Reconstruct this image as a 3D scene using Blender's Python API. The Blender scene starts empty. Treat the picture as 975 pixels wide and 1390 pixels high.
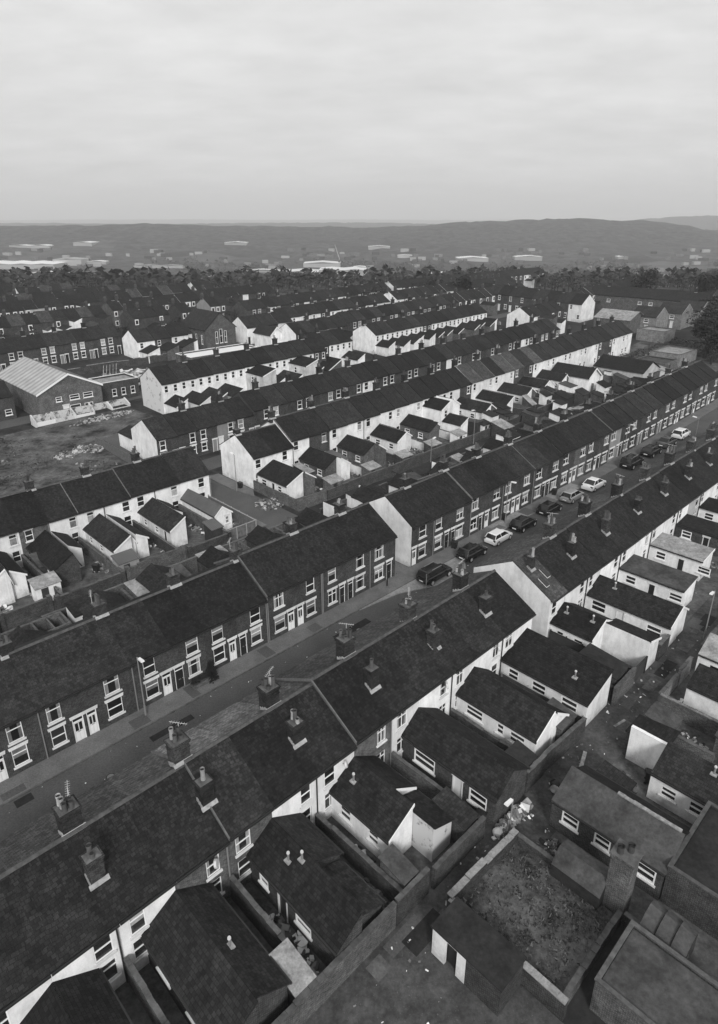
import bpy, bmesh, math, random
from mathutils import Vector, Matrix
R = random.Random(7)
S = bpy.context.scene
COL = S.collection
# ------------------------------------------------------------------ frame of the place
CAMH = 39.0; FPX = 880.0; PITCH = math.atan(353/880.0)
ANG = math.radians(44.4); CA, SA = math.cos(ANG), math.sin(ANG)
def sm(t):
    t = max(0.0, min(1.0, t)); return t*t*(3-2*t)
def hash2(i, j, s=0):
    n = math.sin(i*127.1+j*311.7+s*74.7)*43758.5453
    return n-math.floor(n)
def vnoise(x, y, s=0):
    i, j = math.floor(x), math.floor(y); fx, fy = sm(x-i), sm(y-j)
    a, b, c, d = hash2(i, j, s), hash2(i+1, j, s), hash2(i, j+1, s), hash2(i+1, j+1, s)
    return (a+(b-a)*fx)*(1-fy)+(c+(d-c)*fx)*fy
def gz(x, y):
    if y < 100: return 0.0
    if y < 280: return (y-100)*.04
    z = 7.2-64*sm((y-280)/640.0)
    z += 6*(vnoise(x/300, y/300)-.5)*sm((y-500)/400)
    def ridge(yc, w, h):
        t = (y-yc)/w
        return h*math.exp(-t*t)
    r1 = ridge(2050+200*math.sin(x/900+1), 430, 1)
    z += r1*(68+10*vnoise(x/500, 3.3, 5)+8*vnoise(x/120, 9.1, 6)+17*sm((x-60)/500)*(1-sm((x-930)/160))-18*sm((x-960)/200))
    z += ridge(4700, 700, 1)*(58+16*vnoise(x/700, 1.7, 8)+46*sm((x-1500)/900))
    z += ridge(11500, 1500, 1)*(70+20*vnoise(x/1500, 5.7, 8))
    if y > 1400: z += (vnoise(x/34, y/50, 3)-.5)*8*sm((y-1300)/400)
    return z
def xy(u, v): return (u*CA-v*SA, u*SA+v*CA)
def guv(u, v):
    x, y = xy(u, v); return gz(x, y)
def unproject(px, py, h=0.0):
    a = (px-487.5)/FPX; b = (650-py)/FPX
    dx, dy, dz = a, math.cos(PITCH)+b*math.sin(PITCH), -math.sin(PITCH)+b*math.cos(PITCH)
    t = 5.0
    while t < 9000:
        x, y, z = t*dx, t*dy, CAMH+t*dz
        if z < gz(x, y)+h: break
        t += max(.5, t*.004)
    return x, y
# ------------------------------------------------------------------ materials
MATS = {}
def nd(nt, typ, **kw):
    n = nt.nodes.new(typ)
    for k, v in kw.items():
        if k in n.inputs: n.inputs[k].default_value = v
        else: setattr(n, k, v)
    return n
def base_mat(name, rough=.85, spec=.3):
    m = bpy.data.materials.new(name); m.use_nodes = True
    nt = m.node_tree; nt.nodes.clear()
    out = nd(nt, 'ShaderNodeOutputMaterial'); b = nd(nt, 'ShaderNodeBsdfPrincipled')
    b.inputs['Roughness'].default_value = rough
    b.inputs['Specular IOR Level'].default_value = spec
    nt.links.new(b.outputs[0], out.inputs[0]); MATS[name] = m
    return m, nt, b
def L(nt, a, b): nt.links.new(a, b)
def math_n(nt, op, a, b=None, c=None):
    n = nt.nodes.new('ShaderNodeMath'); n.operation = op
    for i, v in enumerate((a, b, c)):
        if v is None: continue
        if isinstance(v, (int, float)): n.inputs[i].default_value = v
        else: L(nt, v, n.inputs[i])
    return n.outputs[0]
def coords(nt, kind='uv', scale=(1, 1, 1), offset_by_object=True):
    tc = nd(nt, 'ShaderNodeTexCoord')
    src = {'uv': tc.outputs['UV'], 'obj': tc.outputs['Object']}.get(kind)
    if kind == 'world':
        g = nd(nt, 'ShaderNodeNewGeometry'); src = g.outputs['Position']
    mp = nd(nt, 'ShaderNodeMapping'); mp.inputs['Scale'].default_value = scale
    L(nt, src, mp.inputs['Vector'])
    return mp.outputs[0]
def noise(nt, vec, scale, detail=3, rough=.6):
    n = nd(nt, 'ShaderNodeTexNoise'); n.inputs['Scale'].default_value = scale
    n.inputs['Detail'].default_value = detail; n.inputs['Roughness'].default_value = rough
    L(nt, vec, n.inputs['Vector']); return n.outputs['Fac']
def mrange(nt, v, a, b, c, d):
    n = nd(nt, 'ShaderNodeMapRange'); L(nt, v, n.inputs[0])
    for i, k in enumerate((a, b, c, d)): n.inputs[i+1].default_value = k
    return n.outputs[0]
def to_col(nt, val, socket):
    c = nd(nt, 'ShaderNodeCombineColor')
    for i in range(3): L(nt, val, c.inputs[i])
    L(nt, c.outputs[0], socket)
def plain(name, g, rough=.8, spec=.3, var=.0, objvar=.0, nscale=3.0, metal=0):
    m, nt, b = base_mat(name, rough, spec)
    b.inputs['Metallic'].default_value = metal
    v = None
    w = coords(nt, 'world')
    n = noise(nt, w, nscale, 4, .65)
    v = mrange(nt, n, .25, .75, g*(1-var), g*(1+var))
    if objvar:
        oi = nd(nt, 'ShaderNodeObjectInfo')
        v = math_n(nt, 'MULTIPLY', v, mrange(nt, oi.outputs['Random'], 0, 1, 1-objvar, 1+objvar))
    to_col(nt, v, b.inputs['Base Color'])
    return m
def brick(name, g, mortar, contrast=.35, stain=.4, objvar=.15, paint=0.0, paint_g=.6):
    m, nt, b = base_mat(name, .9, .1)
    uvv = coords(nt, 'uv'); w = coords(nt, 'world')
    t = nd(nt, 'ShaderNodeTexBrick'); t.offset = .5; t.squash = 1
    t.inputs['Scale'].default_value = 1; t.inputs['Brick Width'].default_value = .235
    t.inputs['Row Height'].default_value = .078; t.inputs['Mortar Size'].default_value = .013
    t.inputs['Bias'].default_value = 0
    t.inputs['Color1'].default_value = (g*(1-contrast),)*3+(1,); t.inputs['Color2'].default_value = (g*(1+contrast),)*3+(1,)
    t.inputs['Mortar'].default_value = (mortar,)*3+(1,)
    L(nt, uvv, t.inputs['Vector'])
    bw = nd(nt, 'ShaderNodeRGBToBW'); L(nt, t.outputs['Color'], bw.inputs[0]); v = bw.outputs[0]
    n1 = noise(nt, w, .9, 5, .7); v = math_n(nt, 'MULTIPLY', v, mrange(nt, n1, .3, .7, 1-stain, 1+stain))
    n2 = noise(nt, w, 7, 4, .7); v = math_n(nt, 'MULTIPLY', v, mrange(nt, n2, .3, .7, .65, 1.45))
    if paint:
        n3 = noise(nt, w, .8, 5, .75)
        f = mrange(nt, n3, .5-.08+(.5-paint)*.4, .5+.02+(.5-paint)*.4, 0, 1)
        mx = nd(nt, 'ShaderNodeMix'); L(nt, f, mx.inputs[0]); L(nt, v, mx.inputs[2]); mx.inputs[3].default_value = paint_g; v = mx.outputs[0]
    oi = nd(nt, 'ShaderNodeObjectInfo'); v = math_n(nt, 'MULTIPLY', v, mrange(nt, oi.outputs['Random'], 0, 1, 1-objvar, 1+objvar))
    to_col(nt, v, b.inputs['Base Color'])
    return m
def render_wall(name, g, dirt=.35, streak=.25):
    m, nt, b = base_mat(name, .85, .2)
    w = coords(nt, 'world'); ws = coords(nt, 'world', (.8, .8, .25))
    n1 = noise(nt, w, .5, 5, .65); n2 = noise(nt, ws, 1.6, 5, .7); n3 = noise(nt, w, 12, 2, .5)
    v = mrange(nt, n1, .4, .68, g, g*(1-dirt*.6))
    v = math_n(nt, 'MULTIPLY', v, mrange(nt, n2, .45, .8, 1, 1-streak))
    v = math_n(nt, 'MULTIPLY', v, mrange(nt, n3, .3, .7, .95, 1.04))
    # grime splashed up the foot of the wall (object z)
    tc = nd(nt, 'ShaderNodeTexCoord'); sx = nd(nt, 'ShaderNodeSeparateXYZ'); L(nt, tc.outputs['Object'], sx.inputs[0])
    n4 = noise(nt, w, 1.7, 4, .7)
    foot = math_n(nt, 'ADD', sx.outputs[2], mrange(nt, n4, .3, .7, -.5, .6))
    v = math_n(nt, 'MULTIPLY', v, mrange(nt, foot, 0, .9, .68, 1))
    oi = nd(nt, 'ShaderNodeObjectInfo'); v = math_n(nt, 'MULTIPLY', v, mrange(nt, oi.outputs['Random'], 0, 1, .86, 1.06))
    to_col(nt, v, b.inputs['Base Color'])
    return m
def slate(name, g, row=.22, width=.28, stain=.45, moss=.35, spec=.1):
    m, nt, b = base_mat(name, .8, spec)
    uvv = coords(nt, 'uv'); w = coords(nt, 'world')
    t = nd(nt, 'ShaderNodeTexBrick'); t.offset = .5
    t.inputs['Scale'].default_value = 1; t.inputs['Brick Width'].default_value = width
    t.inputs['Row Height'].default_value = row; t.inputs['Mortar Size'].default_value = .012
    t.inputs['Color1'].default_value = (g*.65,)*3+(1,); t.inputs['Color2'].default_value = (g*1.4,)*3+(1,)
    t.inputs['Mortar'].default_value = (g*.45,)*3+(1,)
    L(nt, uvv, t.inputs['Vector'])
    bw = nd(nt, 'ShaderNodeRGBToBW'); L(nt, t.outputs['Color'], bw.inputs[0]); v = bw.outputs[0]
    n1 = noise(nt, w, .55, 6, .72); v = math_n(nt, 'MULTIPLY', v, mrange(nt, n1, .3, .72, 1-stain, 1+stain))
    # patches of replaced slates
    nr = noise(nt, w, .38, 2, .4); v = math_n(nt, 'MULTIPLY', v, mrange(nt, nr, .6, .62, 1, 1.2))
    # run-off streaks down the slope (uv y runs along the slope)
    us = coords(nt, 'uv', (2.6, .3, 1)); n2 = noise(nt, us, 1.0, 4, .6)
    v = math_n(nt, 'MULTIPLY', v, mrange(nt, n2, .35, .68, .82, 1.22))
    n4 = noise(nt, w, 16, 2, .6); v = math_n(nt, 'MULTIPLY', v, mrange(nt, n4, .3, .7, .78, 1.26))
    # single lichen-spotted / replaced slates
    n3 = noise(nt, w, 7.5, 3, .7)
    add = mrange(nt, n3, .66, .74, 0, moss*g*1.6); v = math_n(nt, 'ADD', v, add)
    oi = nd(nt, 'ShaderNodeObjectInfo'); v = math_n(nt, 'MULTIPLY', v, mrange(nt, oi.outputs['Random'], 0, 1, .74, 1.28))
    to_col(nt, v, b.inputs['Base Color'])
    bp = nd(nt, 'ShaderNodeBump'); bp.inputs['Strength'].default_value = .5; bp.inputs['Distance'].default_value = .02
    L(nt, t.outputs['Fac'], bp.inputs['Height']); bp.invert = True; L(nt, bp.outputs[0], b.inputs['Normal'])
    return m
def mottled(name, g1, g2, s1=.5, s2=4, rough=.9, spec=.1, bump=0, lo=.35, hi=.65, speck=0.0):
    m, nt, b = base_mat(name, rough, spec); w = coords(nt, 'world')
    n1 = noise(nt, w, s1, 6, .7); v = mrange(nt, n1, lo, hi, g1, g2)
    n2 = noise(nt, w, s2, 4, .7); v = math_n(nt, 'MULTIPLY', v, mrange(nt, n2, .3, .7, .72, 1.3))
    if speck:
        n3 = noise(nt, w, s2*2.7, 2, .6); v = math_n(nt, 'ADD', v, mrange(nt, n3, .66, .72, 0, speck))
    to_col(nt, v, b.inputs['Base Color'])
    if bump:
        bp = nd(nt, 'ShaderNodeBump'); bp.inputs['Strength'].default_value = bump; bp.inputs['Distance'].default_value = .1
        L(nt, n2, bp.inputs['Height']); L(nt, bp.outputs[0], b.inputs['Normal'])
    return m
brick('brick_dark', .03, .085, .5); brick('chimney_brick', .026, .045, .6, stain=.6, objvar=.35); brick('brick_mid', .06, .15, .5); brick('brick_pale', .15, .2)
brick('brick_patch', .07, .11, paint=.5, paint_g=.5); brick('brick_worn_white', .1, .15, paint=.72, paint_g=.62)
render_wall('white_render', .9, .36, .3); render_wall('old_white_render', .7, .6, .4); render_wall('grey_render', .3, .4, .3); render_wall('pale_render', .5, .4, .3)
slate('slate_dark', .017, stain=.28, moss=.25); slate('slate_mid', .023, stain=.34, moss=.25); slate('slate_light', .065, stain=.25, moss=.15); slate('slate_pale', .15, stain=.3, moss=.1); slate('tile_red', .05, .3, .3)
slate('slate_moss', .02, stain=.45, moss=.9)
mottled('felt_roof', .04, .085, .6, 3, bump=.2); mottled('felt_dark', .018, .034, .6, 3); mottled('felt_light', .16, .34, .9, 4, speck=.1)
mottled('asphalt', .072, .1, .22, 7, speck=.02, lo=.3, hi=.7); mottled('pavement_stone', .115, .16, .7, 8, speck=.04); mottled('pavement_light', .2, .28, .6, 5, speck=.05)
mottled('alley_ground', .035, .095, .5, 3.5, speck=.06); mottled('yard_concrete', .045, .13, .6, 3, speck=.05)
mottled('earth', .018, .15, .28, 2.2, bump=.8, speck=.1, lo=.35, hi=.68); mottled('weeds', .015, .11, .55, 3.2, bump=1, speck=.05)
mottled('grass', .035, .07, .3, 3, bump=.6); mottled('town_ground', .018, .045, .2, 1.5)
plain('stone_white', .66, .8, .2, .14, .12); plain('frame_white', .82, .4, .4, .04, .06); plain('frame_dark', .03, .5, .4)
plain('door_white', .72, .45, .4, .05, .06); plain('door_dark', .018, .4, .4); plain('door_grey', .2, .5, .4, .05, .2)
plain('curtain', .26, .3, .5, .45, .6, 2.6); plain('gutter', .02, .4, .4); plain('pipe_white', .5, .5, .4); plain('ridge_tile', .07, .8, .2, .5)
plain('flashing', .3, .6, .4, .4, .1, 5); plain('pot', .085, .8, .2, .3, .4); plain('pot_pale', .3, .8, .2, .3, .3); plain('coping', .09, .85, .2, .5, .2, 2)
plain('metal_grey', .2, .45, .5, .1); plain('metal_light', .55, .4, .5, .05); plain('rubber', .012, .8, .2); plain('black_paint', .008, .18, .6)
plain('white_paint', .8, .2, .6); plain('silver_paint', .42, .25, .6, metal=.4); plain('grey_paint', .06, .22, .6); plain('lamp_glass', .75, .2, .5)
plain('tail_glass', .05, .2, .5); plain('wood_dark', .035, .8, .2, .4, .2); plain('wood_grey', .12, .85, .2, .4, .2); plain('plastic_white', .75, .5, .4, .1)
plain('plastic_dark', .015, .5, .4); plain('bark', .03, .9, .1, .3); plain('leaf_dark', .02, .7, .2, .4, .1, 1.5); plain('twig', .06, .9, .1, .4, .2, .5)
plain('shed_white', .7, .6, .3, .1, .15, .02); plain('shed_grey', .3, .6, .3, .15, .2, .02); plain('rubble_light', .3, .9, .1, .7, .3, 2); plain('verge_stone', .13, .8, .2, .4, .2); plain('concrete_post', .3, .85, .2, .2)
def glass(name, g):
    m, nt, b = base_mat(name, .06, .5)
    oi = nd(nt, 'ShaderNodeObjectInfo'); v = mrange(nt, oi.outputs['Random'], 0, 1, g*.5, g*1.9)
    to_col(nt, v, b.inputs['Base Color']); return m
glass('glass_dark', .018); glass('car_glass', .012)
def corrugated(name, g, step=.4):
    m, nt, b = base_mat(name, .6, .3); uvv = coords(nt, 'uv'); w = coords(nt, 'world')
    wv = nd(nt, 'ShaderNodeTexWave'); wv.wave_type = 'BANDS'; wv.bands_direction = 'X'; wv.inputs['Scale'].default_value = 1/step*.5
    L(nt, uvv, wv.inputs['Vector'])
    v = mrange(nt, wv.outputs['Fac'], 0, 1, g*.7, g*1.15)
    n = noise(nt, w, .4, 5, .7); v = math_n(nt, 'MULTIPLY', v, mrange(nt, n, .3, .7, .75, 1.2)); to_col(nt, v, b.inputs['Base Color'])
    return m
corrugated('corrugated_grey', .1); corrugated('corrugated_light', .36, 3.0); corrugated('planks', .05, .15)
# far land: woods, fields, hedges, all at their own colours
m, nt, b = base_mat('far_land', .95, .1); w = coords(nt, 'world', (1, 1, .2))
vo = nd(nt, 'ShaderNodeTexVoronoi'); vo.inputs['Scale'].default_value = .0062; L(nt, w, vo.inputs['Vector'])
bw = nd(nt, 'ShaderNodeRGBToBW'); L(nt, vo.outputs['Color'], bw.inputs[0])
field = mrange(nt, bw.outputs[0], .2, .85, .015, .085)
wd = noise(nt, w, .0035, 5, .6); wf = mrange(nt, wd, .5, .56, 0, 1)
tn = noise(nt, w, .045, 6, .8); wood = mrange(nt, tn, .38, .62, .008, .075)
gp = nd(nt, 'ShaderNodeNewGeometry'); sz = nd(nt, 'ShaderNodeSeparateXYZ'); L(nt, gp.outputs['Position'], sz.inputs[0]); wf = math_n(nt, 'MULTIPLY', wf, mrange(nt, sz.outputs[2], -42, -12, 1, .12))
mx = nd(nt, 'ShaderNodeMix'); L(nt, wf, mx.inputs[0]); L(nt, wood, mx.inputs[2]); L(nt, field, mx.inputs[3])
n5 = noise(nt, w, .03, 5, .7)
v = math_n(nt, 'MULTIPLY', mx.outputs[0], mrange(nt, n5, .3, .7, .65, 1.35))
to_col(nt, v, b.inputs['Base Color'])
def M(n): return MATS[n]
# ------------------------------------------------------------------ mesh builder
class MB:
    def __init__(s): s.v = []; s.f = []; s.m = []; s.names = []
    def mi(s, name):
        if name not in s.names: s.names.append(name)
        return s.names.index(name)
    def face(s, pts, mat):
        k = len(s.v); s.v += [tuple(p) for p in pts]; s.f.append(tuple(range(k, k+len(pts)))); s.m.append(s.mi(mat))
    def box(s, x0, x1, y0, y1, z0, z1, mat, top=None):
        p = [(x0, y0, z0), (x1, y0, z0), (x1, y1, z0), (x0, y1, z0), (x0, y0, z1), (x1, y0, z1), (x1, y1, z1), (x0, y1, z1)]
        s.hexa(p, mat, top)
    def hexa(s, p, mat, top=None):
        for i, q in enumerate(((3, 2, 1, 0), (4, 5, 6, 7), (0, 1, 5, 4), (1, 2, 6, 5), (2, 3, 7, 6), (3, 0, 4, 7))):
            s.face([p[a] for a in q], top if (i == 1 and top) else mat)
    def obox(s, c, ax, hx, hy, hz, mat):     # box turned about z by ax
        ca, sa = math.cos(ax), math.sin(ax); p = []
        for z in (-hz, hz):
            for a, b_ in ((-hx, -hy), (hx, -hy), (hx, hy), (-hx, hy)):
                p.append((c[0]+a*ca-b_*sa, c[1]+a*sa+b_*ca, c[2]+z))
        s.hexa(p, mat)
    def tbox(s, c, rot, hx, hy, hz, mat):    # box with any rotation
        p = []
        for z in (-hz, hz):
            for a, b_ in ((-hx, -hy), (hx, -hy), (hx, hy), (-hx, hy)):
                q = rot @ Vector((a, b_, z)); p.append((c[0]+q.x, c[1]+q.y, c[2]+q.z))
        s.hexa(p, mat)
    def tube(s, p0, p1, r0, r1, mat, n=8, cap=True):
        p0, p1 = Vector(p0), Vector(p1); d = (p1-p0).normalized()
        a = d.orthogonal().normalized(); b_ = d.cross(a); r = []
        for p, rr in ((p0, r0), (p1, r1)):
            r.append([tuple(p+(a*math.cos(2*math.pi*k/n)+b_*math.sin(2*math.pi*k/n))*rr) for k in range(n)])
        for k in range(n):
            j = (k+1) % n; s.face([r[0][k], r[0][j], r[1][j], r[1][k]], mat)
        if cap: s.face(r[1], mat); s.face(r[0][::-1], mat)
    def facade(s, o, dx, w, z0, z1, ops, inn, mat, depth=.11, reveal=None):
        # vertical wall from o along dx with openings (a,b,c,d); inn points into the building
        o, dx, inn = Vector(o), Vector(dx), Vector(inn)
        xs = sorted({0, w}|{max(0, min(w, q)) for p in ops for q in p[:2]}); zs = sorted({z0, z1}|{q for p in ops for q in p[2:4] if z0 < q < z1})
        P = lambda a, z, t=0: tuple(o+dx*a+inn*t+Vector((0, 0, z)))
        for i in range(len(xs)-1):
            for j in range(len(zs)-1):
                ca, cz = (xs[i]+xs[i+1])/2, (zs[j]+zs[j+1])/2
                if any(a < ca < b_ and c < cz < d for a, b_, c, d in [p[:4] for p in ops]): continue
                s.face([P(xs[i], zs[j]), P(xs[i+1], zs[j]), P(xs[i+1], zs[j+1]), P(xs[i], zs[j+1])], mat)
        rv = reveal or mat
        for p in ops:
            a, b_, c, d = p[:4]
            s.face([P(a, c), P(a, c, depth), P(a, d, depth), P(a, d)], rv); s.face([P(b_, c), P(b_, d), P(b_, d, depth), P(b_, c, depth)], rv)
            s.face([P(a, c), P(b_, c), P(b_, c, depth), P(a, c, depth)], rv); s.face([P(a, d), P(a, d, depth), P(b_, d, depth), P(b_, d)], rv)
    def mesh(s, name):
        me = bpy.data.meshes.new(name); me.from_pydata(s.v, [], s.f)
        for n in s.names: me.materials.append(M(n))
        me.polygons.foreach_set('material_index', s.m)
        uvl = me.uv_layers.new(name='UVMap'); data = [0.0]*(2*len(me.loops)); k = 0
        for f in s.f:
            a, b_, c = (Vector(s.v[f[i]]) for i in (0, 1, 2)); n = (b_-a).cross(c-a)
            if n.length < 1e-9: n = Vector((0, 0, 1))
            n.normalize()
            t = Vector((-n.y, n.x, 0))
            t = Vector((1, 0, 0)) if t.length < .05 else t.normalized()
            q = n.cross(t)
            for i in f:
                p = Vector(s.v[i]); data[k] = p.dot(t); data[k+1] = p.dot(q); k += 2
        uvl.data.foreach_set('uv', data); me.validate(); me.update()
        return me
def link(name, me, parent=None, loc=(0, 0, 0), rz=0.0):
    o = bpy.data.objects.new(name, me); COL.objects.link(o); o.location = loc; o.rotation_euler = (0, 0, rz)
    if parent is not None: o.parent = parent
    return o
def put(name, mb, parent=None, loc=(0, 0, 0), rz=0.0): return link(name, mb.mesh(name), parent, loc, rz)
def tag(o, label=None, cat=None, group=None, kind=None):
    if label: o['label'] = label
    if cat: o['category'] = cat
    if group: o['group'] = group
    if kind: o['kind'] = kind
    return o
def root(name, u, v, label, cat, group=None, z=None, rz=ANG):
    x, y = xy(u, v); return tag(link(name, None, None, (x, y, gz(x, y) if z is None else z), rz), label, cat, group)
CACHE = {}
def cached(key, fn):
    if key not in CACHE: CACHE[key] = fn()
    return CACHE[key]
_one = 'first second third fourth fifth sixth seventh eighth ninth tenth eleventh twelfth thirteenth fourteenth fifteenth sixteenth seventeenth eighteenth nineteenth'.split()
def ordw(n):
    if n <= 19: return _one[n-1]
    t, r = divmod(n, 10)
    return {2: 'twentieth', 3: 'thirtieth', 4: 'fortieth', 5: 'fiftieth'}[t] if r == 0 else {2: 'twenty', 3: 'thirty', 4: 'forty', 5: 'fifty'}[t]+'-'+_one[r-1]
# ------------------------------------------------------------------ windows, doors, chimneys
def r2(x): return round(x, 2)
def win_meshes(w, h, style):
    w, h = round(w*10)/10, round(h*10)/10
    key = ('win', w, h, style)
    def mk():
        fr = 'frame_dark' if 'k' in style else 'frame_white'
        a = MB(); t = .065
        a.box(0, t, .03, .1, 0, h, fr); a.box(w-t, w, .03, .1, 0, h, fr); a.box(t, w-t, .03, .1, 0, t, fr); a.box(t, w-t, .03, .1, h-t, h, fr)
        if 's' in style: a.box(t, w-t, .028, .09, h*.5-.04, h*.5+.04, fr)                      # sash rail
        else: a.box(t, w-t, .028, .09, h*.68-.035, h*.68+.035, fr)                            # top-light transom
        if w > 1.3 or 'm' in style: a.box(w/2-.035, w/2+.035, .026, .09, t, h*(.68 if 'm' not in style else 1)-t, fr)
        p = MB(); p.box(t*.6, w-t*.6, .07, .105, t*.6, h-t*.6, 'glass_dark')
        if 'c' in style:
            p.box(t, w*.27, .062, .07, t, h-t, 'curtain'); p.box(w*.73, w-t, .062, .07, t, h-t, 'curtain')
        if 'b' in style: p.box(t, w-t, .062, .07, h*.45, h-t, 'curtain')
        if 'n' in style: p.box(t, w-t, .062, .07, t, h*.66, 'curtain')
        return a.mesh('window'), p.mesh('pane')
    return cached(key, mk), w, h
def lintel_mesh(w, h=.27, e=.16, proud=.05, mat='stone_white'):
    def mk():
        a = MB(); a.hexa([(-e*.7, -proud, 0), (w+e*.7, -proud, 0), (w+e*.7, .02, 0), (-e*.7, .02, 0), (-e, -proud, h), (w+e, -proud, h), (w+e, .02, h), (-e, .02, h)], mat); return a.mesh('lintel')
    return cached(('lin', w, h, e, proud, mat), mk)
def sill_mesh(w, mat='stone_white', h=.14):
    def mk():
        a = MB(); a.box(-.1, w+.1, -.1, .06, -h, .0, mat); return a.mesh('sill')
    return cached(('sill', w, mat, h), mk)
def add_window(par, loc, rz, w, h, style, lod, lintel=True, sill='stone_white'):
    (fm, pm), w, h = win_meshes(w, h, style)
    if lod >= 2:
        o = link('window', fm, par, loc, rz); link('pane', pm, o)
        if sill: link('sill', sill_mesh(w, sill), o)
        if lintel: link('lintel', lintel_mesh(w), o, (0, 0, h))
    else:
        def mk():
            a = MB(); fr = 'frame_white'; t = .1
            a.box(0, t, .0, .1, 0, h, fr); a.box(w-t, w, .0, .1, 0, h, fr); a.box(t, w-t, .0, .1, 0, t, fr); a.box(t, w-t, .0, .1, h-t, h, fr)
            a.box(t, w-t, .0, .09, h*.5-.04, h*.5+.06, fr); a.box(t*.6, w-t*.6, .07, .105, t*.6, h-t*.6, 'glass_dark' if 'n' not in style else 'curtain')
            if lintel: a.box(-.14, w+.14, -.04, .01, h, h+.26, 'stone_white')
            if sill: a.box(-.1, w+.1, -.09, .01, -.13, 0, 'stone_white')
            return a.mesh('window')
        link('window', cached(('lw', w, h, style, lintel, bool(sill)), mk), par, loc, rz)
def add_door(par, loc, rz, w, h, mat, lod, surround=True):
    w, h = round(w*10)/10, round(h*10)/10
    def mk():
        a = MB(); lh = 2.0 if h > 2.25 else h-.12
        a.box(.07, w-.07, .06, .11, .02, lh, mat)
        pc = 'frame_white' if mat == 'door_white' else mat
        for x0 in (.17, w/2+.04):
            a.box(x0, x0+w/2-.21, .045, .06, .2, lh*.45, pc); a.box(x0, x0+w/2-.21, .045, .06, lh*.55, lh-.15, 'glass_dark' if mat == 'door_white' else pc)
        a.box(.38*w, .62*w, .04, .06, lh*.49, lh*.52, 'metal_grey')
        return a.mesh('door')
    def mk2():
        a = MB(); fr = 'frame_white'; lh = 2.0 if h > 2.25 else h-.12
        a.box(0, .07, .03, .12, 0, h, fr); a.box(w-.07, w, .03, .12, 0, h, fr); a.box(.07, w-.07, .03, .12, lh, lh+.06, fr)
        a.box(.07, w-.07, .03, .12, h-.05, h, fr); a.box(.07, w-.07, .08, .12, lh+.06, h-.05, 'glass_dark'); return a.mesh('door_frame')
    def mk3():
        a = MB(); a.tube((w*.84, .03, 1.02), (w*.84, .07, 1.02), .035, .035, 'metal_light', 6); return a.mesh('handle')
    def mkf():
        a = MB(); lh = 2.0; fr = 'stone_white'
        a.box(.0, w, .06, .11, .0, h, mat); a.box(-.06, .04, -.03, .1, 0, h, fr); a.box(w-.04, w+.06, -.03, .1, 0, h, fr); a.box(-.14, w+.14, -.05, .02, h, h+.25, fr); return a.mesh('door')
    if lod >= 2:
        d = link('door', cached(('door', w, h, mat), mk), par, loc, rz)
        link('door_frame', cached(('dframe', w, h), mk2), d)
        if lod >= 3: link('handle', cached(('dh', w), mk3), d)
        if surround:
            link('lintel', lintel_mesh(w, .28, .16), d, (0, 0, h))
            link('step', cached(('step', w), lambda: stepm(w)), d)
    else: link('door', cached(('fd', w, h, mat), mkf), par, loc, rz)
def stepm(w):
    a = MB(); a.box(-.05, w+.05, -.32, .05, -.12, .012, 'pavement_light'); return a.mesh('step')
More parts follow.
